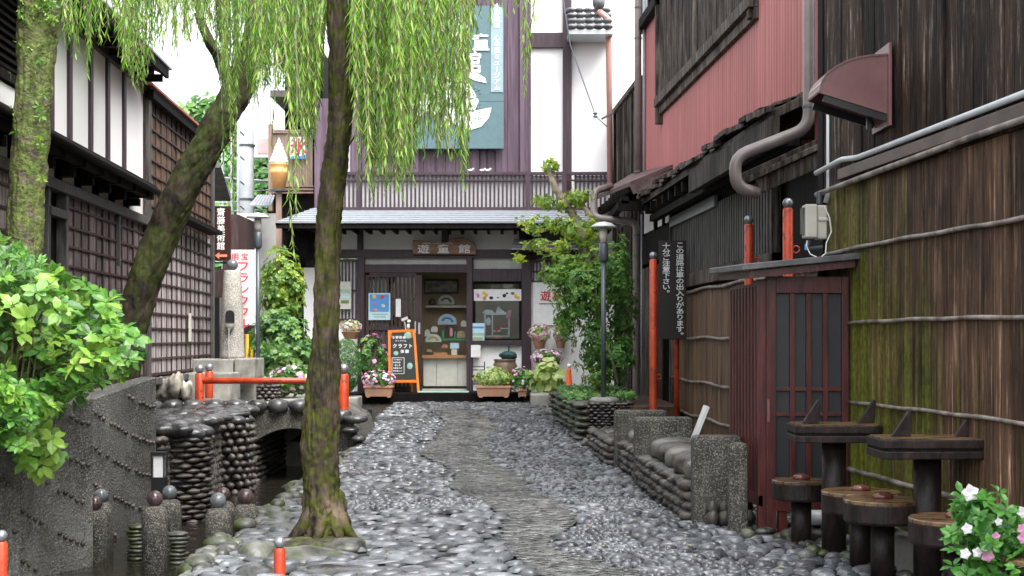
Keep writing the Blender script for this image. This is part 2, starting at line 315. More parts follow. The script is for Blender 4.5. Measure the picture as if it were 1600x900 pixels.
M['bamboo'] = mat('grey_bamboo', (.08,.065,.055), (.3,.26,.23), scale=7, rough=.55, bump=.002)
M['pvc'] = plain('pale_pvc', (.5,.53,.55), .35)
M['black'] = plain('black_metal', (.015,.016,.018), .35)
M['greypost'] = plain('blue_grey_metal', (.06,.075,.085), .35)
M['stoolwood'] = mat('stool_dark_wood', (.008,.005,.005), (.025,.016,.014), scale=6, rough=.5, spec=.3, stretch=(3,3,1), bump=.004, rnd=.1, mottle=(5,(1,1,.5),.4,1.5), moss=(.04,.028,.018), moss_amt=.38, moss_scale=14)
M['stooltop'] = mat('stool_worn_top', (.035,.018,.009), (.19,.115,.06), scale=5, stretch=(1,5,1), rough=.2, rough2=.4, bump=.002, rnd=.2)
M['redpeb'] = mat('polished_brown_stone', (.05,.015,.01), (.14,.05,.035), scale=12, rough=.08)
M['ball'] = plain('steel_ball', (.25,.26,.28), .3, .5)
M['ball_d'] = mat('polished_dark_ball', (.05,.03,.03), (.09,.06,.06), scale=10, rough=.12)
M['ball_g'] = mat('polished_grey_ball', (.08,.09,.1), (.15,.16,.17), scale=10, rough=.15)
M['roofmetal'] = plain('pale_grey_roofing', (.24,.26,.29), .4)
M['slate'] = mat('slate', (.06,.06,.065), (.16,.16,.17), scale=5, rough=.5, rnd=.2, bump=.003, moss=(.08,.1,.03), moss_amt=.3, moss_scale=3)
M['teal'] = plain('teal_sign', (.09,.16,.18), .5)
M['teal2'] = plain('light_teal', (.26,.36,.4), .5)
M['white'] = plain('white_paint', (.8,.8,.8), .5)
M['cream'] = plain('cream_panel', (.6,.58,.52), .5)
M['beige'] = plain('beige_wall', (.42,.33,.2), .8)
M['brownsign'] = plain('brown_sign', (.045,.012,.01), .4)
M['darksign'] = plain('dark_brown_sign', (.010,.005,.005), .35)
M['redtext'] = plain('red_lettering', (.6,.04,.06), .5)
M['salmon'] = plain('salmon_paint', (.8,.25,.15), .5)
M['board'] = mat('carved_board', (.1,.045,.018), (.3,.15,.07), scale=3, stretch=(1,1,6), rough=.45, bump=.002)
M['terra'] = plain('terracotta', (.5,.27,.17), .7)
M['jar'] = plain('brown_glaze', (.14,.095,.065), .35)
M['chalk'] = plain('chalk_black', (.012,.014,.014), .5)
M['frameorange'] = plain('orange_wood', (.75,.2,.015), .4)
M['cone'] = plain('cone_orange', (.85,.13,.03), .45)
M['yellow'] = plain('yellow_paint', (.75,.5,.05))
M['green'] = plain('green_card', (.03,.25,.1)); M['blue'] = plain('blue_print', (.08,.3,.65)); M['pink'] = plain('pink_print', (.75,.25,.4)); M['mint'] = plain('mint_mat', (.3,.5,.4), .7)
M['pale_blue'] = plain('pale_blue_print', (.5,.7,.8))
M['interior_wood'] = plain('counter_wood', (.4,.2,.08))
M['soil'] = mat('soil', (.03,.018,.01), (.1,.06,.035), scale=14, rough=.9, bump=.01, bscale=50)
M['glass'] = glassmat('clear_glass'); M['meter'] = plain('beige_box', (.5,.48,.42), .4)
M['waffle'] = plain('waffle', (.7,.36,.13), .5)
M['cladding'] = mat('brown_cladding', (.2,.13,.1), (.34,.24,.19), scale=5, stretch=(5,5,.3), rough=.6, rnd=.15)
M['darkpane'] = plain('dark_panel', (.02,.023,.026), .4)
wm = bpy.data.materials.new('water'); wm.use_nodes = True; M['water'] = wm
_n = wm.node_tree.nodes; _l = wm.node_tree.links; _b = _n['Principled BSDF']; _b.inputs['Base Color'].default_value = (.018,.016,.011,1); _b.inputs['Roughness'].default_value = .04
_z = _n.new('ShaderNodeTexNoise'); _z.inputs['Scale'].default_value = 5; _z.inputs['Detail'].default_value = 4; _p = _n.new('ShaderNodeBump'); _p.inputs['Distance'].default_value = .02; _t = _n.new('ShaderNodeTexCoord')
_l.new(_t.outputs['Object'], _z.inputs[0]); _l.new(_z.outputs['Fac'], _p.inputs['Height']); _l.new(_p.outputs[0], _b.inputs['Normal'])

# ---- foliage
def leaf_tpl(kind):
    if kind == 'long':   # narrow willow leaf, unit length along -z
        v = [(0,0,0),(.055,.01,-.3),(-.055,.01,-.3),(.05,.05,-.65),(-.05,.05,-.65),(0,.12,-1)]
        f3 = np.array([[0,2,1,1],[1,2,4,3],[3,4,5,5]]); return np.array(v, float), [(0,2,1),(1,2,4,3),(3,4,5)]
    if kind == 'oval':   # broad leaf along +x, folded on its midrib and drooping
        v = [(0,0,0),(.3,.26,.05),(.65,.27,.02),(1,0,-.14),(.65,-.27,.02),(.3,-.26,.05),(.32,0,0),(.66,0,-.02)]
        return np.array(v, float), [(0,6,1),(6,7,2,1),(7,3,2),(0,5,6),(5,4,7,6),(7,4,3)]
    v = [(0,0,0),(.5,.22,.03),(1,0,-.05),(.5,-.22,.03)]
    return np.array(v, float), [(0,2,1),(0,3,2)]
def frames(d, up):
    """rotation matrices with x along d, z near up"""
    x = d/np.linalg.norm(d, axis=1, keepdims=True); y = np.cross(up, x); y /= np.linalg.norm(y, axis=1, keepdims=True)+1e-9; z = np.cross(x, y)
    return np.stack([x, y, z], 2)
def add_leaves(mb, kind, pos, mats, rnd, mi=0):
    tv, tf = leaf_tpl(kind)
    for k in sorted(set(len(q) for q in tf)):
        mb.inst(tv, np.array([q for q in tf if len(q) == k]), pos, mats, rnd, mi)
def rosettes(mb, tips, dirs, size, per=7, kind='oval', mi=0, lo=0, hi=1, drop=.15):
    tips = np.asarray(tips, float); N = len(tips); dirs = np.asarray(dirs, float); dirs = dirs/np.linalg.norm(dirs, axis=1, keepdims=True)
    pos = np.repeat(tips, per, 0); n = np.repeat(dirs, per, 0)
    a = np.tile(np.arange(per)*2.4, N)+np.repeat(rng.uniform(0, 6, N), per)
    t = np.cross(n, [.3,.2,1.01]); t /= np.linalg.norm(t, axis=1, keepdims=True)+1e-9; b = np.cross(n, t)
    d = t*np.cos(a)[:, None]+b*np.sin(a)[:, None]+n*rng.uniform(-.1, .7, N*per)[:, None]; d[:, 2] -= drop
    m = frames(d, n+rng.normal(0, .25, n.shape)); s = size*rng.uniform(.55, 1.15, N*per)
    rr = np.clip(np.repeat(rng.uniform(lo, hi, N), per)+rng.normal(0, .12, N*per), 0, 1)
    add_leaves(mb, kind, pos+d*size*.1, m*s[:, None, None], rr, mi)
def blob_tips(c, ax, n, surf=.75):
    d = rng.normal(0, 1, (n, 3)); d /= np.linalg.norm(d, axis=1, keepdims=True)
    r = rng.uniform(surf, 1, n)[:, None]
    return np.asarray(c)+d*r*np.asarray(ax), d/np.asarray(ax)+np.array([0, 0, .6])
def flowers(mb, tips, dirs, size, mi, per=5, jit=.2):
    tips = np.asarray(tips, float); N = len(tips); pos = np.repeat(tips, per, 0); n = np.repeat(dirs, per, 0); n = n/np.linalg.norm(n, axis=1, keepdims=True)
    a = np.tile(np.arange(per)*2*math.pi/per, N)+np.repeat(rng.uniform(0, 6, N), per)
    t = np.cross(n, [.3,.2,1.01]); t /= np.linalg.norm(t, axis=1, keepdims=True); b = np.cross(n, t)
    d = t*np.cos(a)[:, None]+b*np.sin(a)[:, None]; m = frames(d, n)*(size*rng.uniform(.8,1.2,N*per))[:, None, None]
    m[:, :, 1] *= 1.7
    add_leaves(mb, 'oval' if size > .025 else 'q', pos, m, np.repeat(rng.uniform(0,1,N), per), mi)
L = (-3.57, -.0518)      # left storehouse wall line
RR = (3.3, -.0518)       # red house wall line
B = (3.39, -.0945)       # weathered barn wall line
WZ = -.42                # water level

# ================================================================== GROUND
g = MB(); xs = [-60, -30, -1.95, -1.2, 0, 1.5, 3, 30, 60]; ys = [-30, 3, 6, 8, 10, 12, 14, 15.5, 17, 18.5, 20, 21.5, 23, 24.5, 26, 60, 300]
# the street: everything to the right of the canal; beyond the bridge it widens to the left
def street_left(Y): return -1.95 if Y < 17.9 else (-2.2 if Y < 20 else -3.2)
for j in range(len(ys)-1):
    y0, y1 = ys[j], ys[j+1]; xl = -1.95 if y1 <= 18.5 else (-60 if y0 >= 26 else -2.9)
    X = [xl, -1.2, 0, 1.5, 3, 30, 60] if xl > -60 else [-60, -30, -2.9, -1.2, 0, 1.5, 3, 30, 60]
    for i in range(len(X)-1):
        g.add([(X[i],y0,gz(y0)-.036),(X[i+1],y0,gz(y0)-.036),(X[i+1],y1,gz(y1)-.036),(X[i],y1,gz(y1)-.036)], [(0,1,2,3)], .5)
tag(g.build('street_ground', M['mortar']), kind='structure')
b = MB(); b.add([(-9,-10,-.75),(-1,-10,-.75),(-1,22,-.75),(-9,22,-.75)], [(0,1,2,3)]); tag(b.build('canal_bed', M['mortar']), kind='structure')
b = MB(); n = 30; b.add([(-3.9,2,WZ),(-1.4,2,WZ),(-1.4,21.5,WZ),(-3.9,21.5,WZ)], [(0,1,2,3)]); tag(b.build('canal_water', wm), kind='structure')
# street-side canal edge (aggregate wall)
b = MB(); b.box(-2.0, -1.9, 2, 17.95, -.75, -.03); tag(b.build('canal_edge_wall', M['agg_d']), kind='structure')
# left bank terraces
b = MB(); b.box(-60, -3.95, 2, 13.9, -.7, .72); tag(b.build('planting_bank', M['soil']), kind='structure')
b = MB(); b.box(-60, -3.36, 13.9, 18.0, -.7, .5); b.box(-60, -3.3, 18, 20.2, -.7, .5); b.box(-60, -2.95, 20.2, 25.2, -.7, .42); tag(b.build('raised_terrace', M['conc']), kind='structure')

# ---- cobbles
BL_ = [(655,655),(667,659),(699,677),(655,712),(720,737),(699,759),(761,784),(789,812),(786,834),(792,859),(839,887),(900,930),(960,1000)]
BR_ = [(700,640),(735,659),(777,681),(752,702),(770,721),(824,746),(824,765),(886,787),(905,812),(858,840),(852,852),(911,868),(980,890),(1080,930),(1200,1000)]
def gline(pl):
    Ys = np.array([H*F/(py-528) for px, py in pl]); Xs = np.array([(px-800)*y/F for (px, py), y in zip(pl, Ys)]); o = np.argsort(Ys); return Ys[o], Xs[o]
YL, XL = gline(BL_); YR, XR = gline(BR_)
def bandL(Y): return np.interp(Y, YL, XL)
def bandR(Y): return np.interp(Y, YR, XR)
def hemi(seg, rings):
    v = []; 
    for i in range(rings):
        t = (math.pi/2)*(i/rings)
        for k in range(seg): a = 2*math.pi*k/seg; v.append((math.cos(t)**.62*math.cos(a), math.cos(t)**.62*math.sin(a), math.sin(t)))
    v.append((0,0,1)); q = [(i*seg+k, i*seg+(k+1)%seg, (i+1)*seg+(k+1)%seg, (i+1)*seg+k) for i in range(rings-1) for k in range(seg)]
    t3 = [((rings-1)*seg+k, (rings-1)*seg+(k+1)%seg, rings*seg) for k in range(seg)]
    return np.array(v), np.array(q), np.array(t3)
def field(x0, x1, y0, y1, lx, ly, amp, fx, fy, ph, rot=0):
    """rows of stones bent along waves: returns centre, direction"""
    ex = 1.5; u = np.arange(x0-ex, x1+ex, lx); v = np.arange(y0-ex, y1+ex, ly); U, V = np.meshgrid(u, v); U = U+(np.arange(len(v)) % 2)[:, None]*lx*.5
    U = U+rng.normal(0, .13*lx, U.shape); V = V+rng.normal(0, .1*ly, V.shape)
    wv = lambda U, V: V+amp*np.sin(fx*U+ph+.6*np.sin(fy*V))+.4*amp*np.sin(2.3*fx*U-1.3*ph+fy*V*1.7)
    X = U; Y = wv(U, V); dY = (wv(U+.02, V)-wv(U-.02, V))/.04
    cx, cy = (x0+x1)/2, (y0+y1)/2; c, s = math.cos(rot), math.sin(rot); dx, dy = X-cx, Y-cy
    X, Y = cx+c*dx-s*dy, cy+s*dx+c*dy; A = np.arctan(dY)+rot
    k = (X > x0) & (X < x1) & (Y > y0) & (Y < y1); return X[k], Y[k], A[k]
def wnoise(x, y, s, o): return np.array([mnoise.noise(Vector((a*s+o, b*s*.6, o))) for a, b in zip(x, y)])
def lay(X, Y, A, lx, ly, h, mb_far, mb_near, lift=0, sink=.35):
    N = len(X)
    sx = lx*.51*rng.uniform(.62, 1.22, N); sy = ly*.52*rng.uniform(.7, 1.15, N); sh = h*rng.uniform(.6, 1.25, N); A = A+rng.normal(0, .24 if h > .02 else .1, N); shr = rng.normal(0, .22, N)
    jt = .015 if h < .02 else .06; tx = rng.normal(0, jt, N); ty = rng.normal(0, jt, N)
    c, s = np.cos(A), np.sin(A); z = np.zeros(N)
    m = np.stack([np.stack([c*sx, -s*sy+c*shr*sx, z], 1), np.stack([s*sx, c*sy+s*shr*sx, z], 1), np.stack([tx*sx, ty*sy, sh], 1)], 1)
    pos = np.stack([X, Y, gz(Y)-.03+lift+np.where(h < .02, .0175, 0)], 1); r = rng.uniform(0, 1, N)
    for near in (0, 1):
        k = (Y < 12.5) if near else (Y >= 12.5)
        if not k.any(): continue
        tv, tq, t3 = hemi(12, 4) if near else hemi(8, 2); mb = mb_near if near else mb_far
        mb.inst(tv, tq, pos[k], m[k], r[k]); mb.inst(tv, t3, pos[k], m[k], r[k])
XE = -1.93
def region(x, y):   # 0 outside, 1 left broad, 2 small patches, 3 right, 4 band
    bl, br = bandL(y), bandR(y); wob = .05*np.sin(x*3+y*2)
    inb = (x > bl+wob*.3) & (x < br+wob*.3) & (y < 23.5)
    rg = np.where(inb, 4, np.where(x < bl, 1, 3))
    yc = 12.35+.35*np.sin(x*1.1)-.12*x
    sm = (rg == 1) & (np.abs(y-yc) < .42) & (x > -1.5)
    sm |= (rg == 3) & (np.abs(x-br-.42-.2*np.sin(y*1.6)) < .2+.12*np.sin(y*.9)) & (y < 22)
    sm |= (rg == 3) & (np.abs(((y*.8+x*1.1) % 3.1)-1.5) < .33)
    sm |= (rg == 1) & (np.abs(((y*.45-x*.3) % 2.3)-1.1) < .13) & (y > 14)
    return np.where(sm, 2, rg)
b = MB(); yy = np.arange(7.2, 23.6, .3)
for ya, yb in zip(yy[:-1], yy[1:]): b.add([(bandL(ya),ya,gz(ya)-.01),(bandR(ya),ya,gz(ya)-.01),(bandR(yb),yb,gz(yb)-.01),(bandL(yb),yb,gz(yb)-.01)], [(0,1,2,3)], .5)
tag(b.build('wet_path_bed', mat('wet_mortar', (.03,.03,.028), (.075,.073,.068), scale=8, rough=.05, rough2=.25, bump=.001, bscale=60)), kind='structure')
near, far = MB(), MB(); pn, pf = MB(), MB()
lim = lambda x, y: (x > np.where(y < 17.9, XE, -2.05)) & (x < np.where(y < 10, 2.75, np.where(y < 11.5, 2.3, 2.9))) & ~((x > 1.25) & (y > 18.1) & (y < 23.6) & (x > 3.6-.12*y)) & ~((x < -2.2) & (y > 17.9) & (y < 20.4))
for code, lx, ly, h, amp, fx, fy, rot in ((1, .2, .13, .032, .22, 1.4, .6, .08), (2, .085, .058, .03, .12, 2.3, .8, .1), (3, .145, .10, .042, .28, 1.6, .6, .32), (4, .12, .05, .0045, .07, 1.6, .3, 0)):
    X, Y, A = field(-3.2, 3.2, 7.2, 25.35, lx, ly, amp, fx, fy, code*1.7, rot)
    k = (region(X, Y) == code) & lim(X, Y); X, Y, A = X[k], Y[k], A[k]
    if code == 4: lay(X, Y, A*.5, lx*1.1, ly*1.1, h, pf, pn, lift=.004)
    else: lay(X, Y, A, lx, ly, h, far, near)
far.ch += [(v, lo+far.n, c, r, m) for v, lo, c, r, m in near.ch]; far.n += near.n
tag(far.build('cobblestones', M['cobble'], smooth=True), 'wet grey river cobbles set in flowing rows across the street', kind='stuff')
pf.ch += [(v, lo+pf.n, c, r, m) for v, lo, c, r, m in pn.ch]; pf.n += pn.n
tag(pf.build('path_stones', M['path'], smooth=True), 'winding strip of thin brownish paving stones through the cobbles', kind='stuff')
# loose rounded stones round the stools and the canal edge
b = MB(); N = 420; X = rng.uniform(1.35, 3.0, N); Y = rng.uniform(6.6, 10.3, N); k = X > 2.9-.0945*0-.13*(Y-6)+rng.normal(0,.15,N)-.55; X, Y = X[k], Y[k]
for x, y in zip(X, Y): b.ell((x, y, .0+random.uniform(-.01,.03)), (random.uniform(.03,.085), random.uniform(.03,.06), random.uniform(.025,.045)), random.uniform(0,3), 10, 6, .15)
tag(b.build('loose_stones', M['boulder'], smooth=True), 'loose mossy rounded stones under the stools', kind='stuff')
b = MB()   # fallen leaves on the paving
N = 60; X = rng.uniform(-1.6, 2, N); Y = rng.uniform(8.4, 18, N); m = frames(rng.normal(0,1,(N,3))*[1,1,.05], np.tile([0,0,1.], (N,1)))*rng.uniform(.02,.05,N)[:,None,None]
add_leaves(b, 'q', np.stack([X, Y, gz(Y)+.016], 1), m, rng.uniform(0,1,N)); tag(b.build('fallen_leaves', leafmat('dry_leaf', (.5,.2,.02), (.6,.5,.1), (.5,.08,.02), .2)), kind='stuff')

# ================================================================== SHOP BUILDING (Y=26)
YF = 26.0
fx = lambda px: PX(px, YF)
fz = lambda py: PZ(py, YF)
def fb(mb, px0, px1, py0, py1, y0=0, y1=.1, mi=0): return mb.box(fx(px0), fx(px1), YF+y0, YF+y1, fz(py1), fz(py0), mi)
shop = thing('shop_building', 'two storey white plaster shop with purple brown timber at the end of the street', 'shop', (fx(700), YF, .27))
# upper wall boards
b = MB(); px = 545.0
while px < 830:
    wd = random.uniform(13, 20); fb(b, px+.5, min(px+wd, 830), -60, 332, .25+random.uniform(0,.02), .4); px += wd
for px in (545, 640, 735, 812): fb(b, px, px+13, -60, 332, .19, .3)
b.build('board_wall', M['purple_wall'], shop, bevel=.004)
for r_ in ((528,546),(830,881),(893,960)): b = MB(); fb(b, r_[0], r_[1], -60, 335, .3, .5); b.build('plaster_wall', M['plaster'], shop)
b = MB(); fb(b, 488, 530, 150, 335, .28, .5); b.build('purple_corner_wall', M['purple_wall'], shop)
b = MB(); fb(b, 880, 894, -60, 335, .2, .42); fb(b, 830, 880, 47, 70, .22, .42); b.build('timber_frame', M['purple'], shop)
b = MB(); b.box(fx(540), fx(960), YF+.5, YF+5, 3.5, 8.6); b.box(fx(540), fx(960), YF+1.7, YF+5, .3, 3.49); b.box(fx(833), fx(960), YF+.5, YF+1.7, .3, 3.49); b.build('rear_volume', M['plaster_g'], shop)
# balcony railing
rail = MB(); back = MB()
for a, c in ((530, 557), (562, 821), (829, 878), (897, 953)):
    px = a+1
    while px < c-3: fb(rail, px, px+3.0, 272, 328, -.01, .01); px += 6.5
    fb(back, a, c, 274, 328, .05, .07)
fb(rail, 528, 955, 269, 273.5, -.05, .05); fb(rail, 528, 955, 280.5, 283, -.025, .03); fb(rail, 528, 955, 324, 330, -.05, .05)
for px in (557, 821, 878, 953): fb(rail, px, px+7, 268, 332, -.06, .06)
r_ = rail.build('balcony_railing', M['purple'], shop); back.build('rail_backing', M['white'], r_)
# lean-to roof
b = MB(); e0, e1 = 25.0, 26.2; z0, z1 = 3.44, 3.80
def roofquad(xa, xb, xa2, xb2):
    for k in range(7):   # stepped sheets
        t0, t1 = k/7, (k+1)/7
        za, zb = z0+(z1-z0)*t0, z0+(z1-z0)*t1; la, lb = xa+(xa2-xa)*t0, xa+(xa2-xa)*t1; ra, rb = xb+(xb2-xb)*t0, xb+(xb2-xb)*t1
        ya, yb = e0+(e1-e0)*t0, e0+(e1-e0)*t1
        b.hexa([(la,ya,za-.02),(ra,ya,za-.02),(rb,yb+.02,zb-.03),(lb,yb+.02,zb-.03),(la,ya,za+.014),(ra,ya,za+.014),(rb,yb+.02,zb-.004),(lb,yb+.02,zb-.004)])
roofquad(PX(430,25), PX(930,25), PX(492,26.2), PX(930,26.2)); b.build('lean_to_roof', M['roofmetal'], shop)
b = MB(); b.box(PX(431,25), PX(930,25), 25.03, 25.09, 3.33, 3.415)
for k in range(26): x = PX(440,25)+k*.24; b.box(x, x+.05, 25.1, 26.2, 3.3, 3.37)
b.box(PX(431,25), PX(930,25), 25.1, 26.2, 3.372, 3.4); b.build('eave_timber', M['dkwood'], shop)
# left end: roof return over the side yard
b = MB(); xl = PX(430,25); b.hexa([(xl,25.03,3.38),(xl+.06,25.03,3.38),(xl+.06,27.5,3.38),(xl,27.5,3.38),(xl,25.03,3.46),(xl+.06,25.03,3.46),(xl+.06,27.5,3.46),(xl,27.5,3.46)])
b.box(PX(445,26), PX(492,26), 26.0, 26.6, 2.9, 3.37); b.bar((PX(460,25.6),25.6,2.75),(PX(520,25.9),25.9,3.0),.08,.1); b.box(PX(462,26), PX(475,26), 26.3, 26.45, .42, 3.0)
b.build('side_eave', M['dkwood'], shop)
# plaster panels under the eave and lower walls
for r_ in ((475,558,350,392),(566,692,350,390),(700,812,350,390)): b = MB(); fb(b, *r_, .1, .2); b.build('frieze_panel', M['plaster'], shop)
for r_ in ((570,732,402,413),(740,818,402,421)): b = MB(); fb(b, *r_, .08, .2); b.build('transom_panel', M['plaster_g'], shop)
for r_ in ((474,492,418,530),(739,816,538,612),(828,960,440,620),(492,560,500,612)): b = MB(); fb(b, *r_, .06, .2); b.build('lower_plaster', M['plaster'], shop)
b = MB()
fb(b, 558, 567, 346, 402, 0, .2); fb(b, 690, 701, 346, 402, 0, .2); fb(b, 811, 822, 346, 392, .0, .2)
fb(b, 525, 900, 390, 403, -.03, .2); fb(b, 568, 734, 413, 426, -.01, .2)
fb(b, 559, 570, 400, 618, -.04, .15); fb(b, 729, 738.5, 400, 618, -.04, .15); fb(b, 815, 830, 400, 618, -.04, .16)
fb(b, 738.5, 815, 420, 440, -.03, .12); fb(b, 738.5, 815, 532, 539, -.06, .12); fb(b, 738.5, 815, 586, 594, -.01, .1)
b.build('timber_posts', M['purple'], shop, bevel=.006)
b = MB()
for x in (562, 694): fb(b, x-3, x+6, 349, 357, -.02, .0)
b.build('beam_end', M['cream'], shop)
# lattice windows
for (a, c, t, bt) in ((527, 558, 407, 500), (831, 890, 408, 440)):
    wnd = MB(); fb(wnd, a, c, t, bt, .06, .1); w_ = wnd.build('lattice_window', M['white'], shop); q = MB(); px = a+1
    while px < c-2: fb(q, px, px+2.6, t, bt, .0, .04); px += 5.4
    fb(q, a, c, t-2, t+1, -.01, .04); fb(q, a, c, bt-2, bt+1, -.01, .04); fb(q, a, c, (t+bt)/2-1, (t+bt)/2+1, .0, .045); q.build('lattice', M['purple'], w_)
# sliding door
d = MB(); fb(d, 571, 577, 430, 612, .0, .05); fb(d, 650, 659, 430, 612, .0, .05); fb(d, 577, 650, 426, 433, .0, .05); fb(d, 577, 650, 604, 612, .0, .05); fb(d, 577, 650, 510, 516, .0, .05); fb(d, 577, 650, 466, 468, .01, .04)
px = 579
while px < 649: fb(d, px, px+3.3, 432, 606, .012, .035); px += 6.3
dr = d.build('sliding_door', M['batten'], shop); q = MB(); fb(q, 577, 650, 432, 606, .052, .058); q.build('door_glass', M['glass'], dr)
q = MB(); fb(q, 576, 604, 434, 604, .10, .12); q.build('screen_panel', M['plaster_g'], dr)
q = MB(); fb(q, 653.5, 656.5, 504, 522, -.02, .0); fb(q, 648, 650, 502, 520, -.012, .0); q.build('door_handle', M['pvc'], dr)
# show window
q = MB(); fb(q, 740, 815, 440, 533, .04, .05); sw = q.build('show_window', M['glass'], shop); q = MB(); fb(q, 739, 743, 440, 533, .02, .07); fb(q, 811, 815, 440, 533, .02, .07); fb(q, 739, 815, 440, 444, .018, .072); fb(q, 739, 815, 529, 533, .018, .072); q.build('window_frame', M['dkwood'], sw)
# interior room
b = MB(); fb(b, 571, 830, 380, 620, 1.5, 1.6); b.box(fx(571)-.1, fx(571), YF+.2, YF+1.6, .3, 3.1); b.box(fx(829), fx(829)+.1, YF+.2, YF+1.6, .3, 3.1); b.box(fx(571), fx(829), YF+.2, YF+1.6, 3.0, 3.1)
b.build('interior_wall', M['beige'], shop)
b = MB(); b.box(fx(571), fx(829), YF+.2, YF+1.5, .41, .46); b.build('interior_floor', M['cream'], shop)
b = MB(); b.box(PX(545,25.3), PX(818,25.3), 25.3, 26.5, .2, .42); b.build('entrance_step', M['dkwood'], shop, bevel=.01)
# small side canopy on the right
b = MB(); ca = PX(798,25.6); cb = PX(905,25.6)
for k, (dz, c) in enumerate(((0,0),(.055,0),(.11,0),(.165,0))): b.hexa([(ca+k*.02,25.5+k*.12,2.98+dz),(cb,25.5+k*.12,2.98+dz),(cb,25.66+k*.12,3.0+dz),(ca+k*.02,25.66+k*.12,3.0+dz),(ca+k*.02,25.5+k*.12,3.02+dz),(cb,25.5+k*.12,3.02+dz),(cb,25.66+k*.12,3.05+dz),(ca+k*.02,25.66+k*.12,3.05+dz)])
b.build('side_canopy', M['roofmetal'], shop)
b = MB(); b.box(ca, cb, 25.5, 25.98, 2.93, 2.975); b.build('canopy_soffit', M['dkwood'], shop)
# upper tiled eave on the right
b = MB()
for i in range(5):
    for j in range(4):
        x = PX(893+i*14, 25.7); z = 7.0+j*.14
        b.ell((x, 25.6+j*.18, z), (.10, .12, .05), 0, 8, 5)
tl = b.build('roof_tile', M['slate'], shop, smooth=True); b = MB(); b.box(PX(888,25.6), PX(958,25.6), 25.55, 26.3, 6.86, 6.93); b.build('eave_board', M['pvc'], shop)

# interior goods
b = MB(); fb(b, 658, 730, 560, 611, .3, .34); fb(b, 658, 730, 555, 560.5, .22, .9, 1)
cn = thing('shop_counter', 'white panelled counter with wooden top inside the doorway', 'counter', (fx(694), YF+.4, .46))
MB_ = MB(); fb(MB_, 660, 680.6, 560, 604, .3, .34); fb(MB_, 681.2, 714, 560, 604, .3, .34); fb(MB_, 714.6, 730, 560, 604, .3, .34); MB_.build('front_panel', M['cream'], cn)
MB_ = MB(); fb(MB_, 658, 732, 555, 560, .2, .9); MB_.build('counter_top', M['interior_wood'], cn)
MB_ = MB(); fb(MB_, 660, 730, 604, 611.5, .36, .4); MB_.build('kick_board', M['chalk'], cn)
q = MB(); fb(q, 660, 729, 475, 478.5, 1.15, 1.48); tag(q.build('wall_shelf', M['cream'], at=(fx(694),YF+1.4,fz(476))), 'cream shelf along the back wall inside the doorway', 'shelf')
q = MB(); fb(q, 690, 729, 529, 532, .5, .9); tag(q.build('display_shelf', M['green'], at=(fx(710),YF+.7,fz(531))), 'green edged low shelf above the counter', 'shelf')
pic = thing('framed_picture', 'long dark framed grey picture high on the shop back wall', 'picture', (fx(686), YF+1.48, fz(443)))
q = MB(); fb(q, 655, 712, 431, 455, 1.45, 1.49); q.build('frame', M['chalk'], pic); q = MB(); fb(q, 657, 709, 434, 452, 1.44, 1.448); q.build('artwork', mat('print_grey', (.1,.1,.1), (.5,.47,.4), scale=6, stretch=(1,1,2)), pic)
def fan(px, py, rx, rz, y, m, label, m2=None):
    pts = [(fx(px)+rx*math.cos(a), YF+y, fz(py)+rz*math.sin(a)) for a in [k*math.pi/12-.25 for k in range(15)]]
    q = MB(); q.ext(pts, (0,.03,0)); o = q.build('fan_shaped_plate', m, at=(fx(px),YF+y,fz(py)), bevel=.004); tag(o, label, 'plate')
    q = MB()
    for k in range(6):
        a = .3+k*.45; q.ell((fx(px)+rx*.55*math.cos(a), YF+y-.008, fz(py)+rz*.55*math.sin(a)), (rx*.16,.006,rz*.14), 0, 8, 5)
    q.build('painted_mark', m2 or M['green'], o)
fan(692, 470, .16, .15, 1.3, M['cream'], 'pale fan shaped plate with green leaves on the back shelf')
fan(695, 503, .18, .16, .95, M['pale_blue'], 'round white and blue plate standing behind the counter goods', M['blue'])
fan(675, 532, .15, .12, .45, mat('celadon', (.3,.45,.33), (.5,.6,.48)), 'green wavy plate at the left of the counter', M['terra'])
q = MB(); q.lathe([(.03,0),(.07,.03),(.075,.08),(.04,.13),(.03,.14)], (fx(669),YF+1.3,fz(475)), 14); tag(q.build('vase', M['jar'], smooth=True), 'small round patterned vase beside the fan shaped plate', 'vase')
cols = ['plaster_g','cream','green','chalk','pink','green','beige','cream','terra','beige']; spots = [(665,520,9,11),(676,514,11,10),(690,522,5,13),(696,515,6,12),(703,518,5,14),(709,523,4,13),(719,522,14,12),(723,505,9,10),(693,541,10,6),(668,548,8,5)]
desc = ['small cream cloth purse at the left of the green shelf','grey arched cloth bag before the blue plate','slim green card standing left of the black figure','small black figure among the counter goods','slim pink card between the green cards','slim green card right of the pink card','wide linen pouch at the right of the shelf','small buff box above the linen pouch','round wooden dish in front of the green plate','little tan tray at the counter end']
for (px, py, wd, ht), c, t in zip(spots, cols, desc):
    q = MB(); n = 9; hw = wd*.0117/2; hh = ht*.0117/2; pts = [(fx(px)-hw, YF+.55, fz(py)-hh), (fx(px)+hw, YF+.55, fz(py)-hh)]+[(fx(px)+hw*math.cos(a), YF+.55, fz(py)+hh*math.sin(a)) for a in [k*math.pi/6 for k in range(7)]]
    q.ext(pts, (0,.08,0)); tag(q.build('craft_goods', M[c], bevel=.005), t, 'souvenir', 'craft goods on the shop counter')
q = MB(); fb(q, 704, 713, 546, 556, .35, .42); o = tag(q.build('cup_with_card', M['cream'], bevel=.004), 'white ribbed cup holding a pale card on the counter', 'cup'); q = MB(); fb(q, 702, 716, 536, 545, .38, .385); q.build('card', M['pale_blue'], o)
q = MB(); fb(q, 676, 698, 551, 555, .3, .6); tag(q.build('wooden_tray', M['interior_wood']), 'low wooden tray of small goods on the counter top', 'tray')
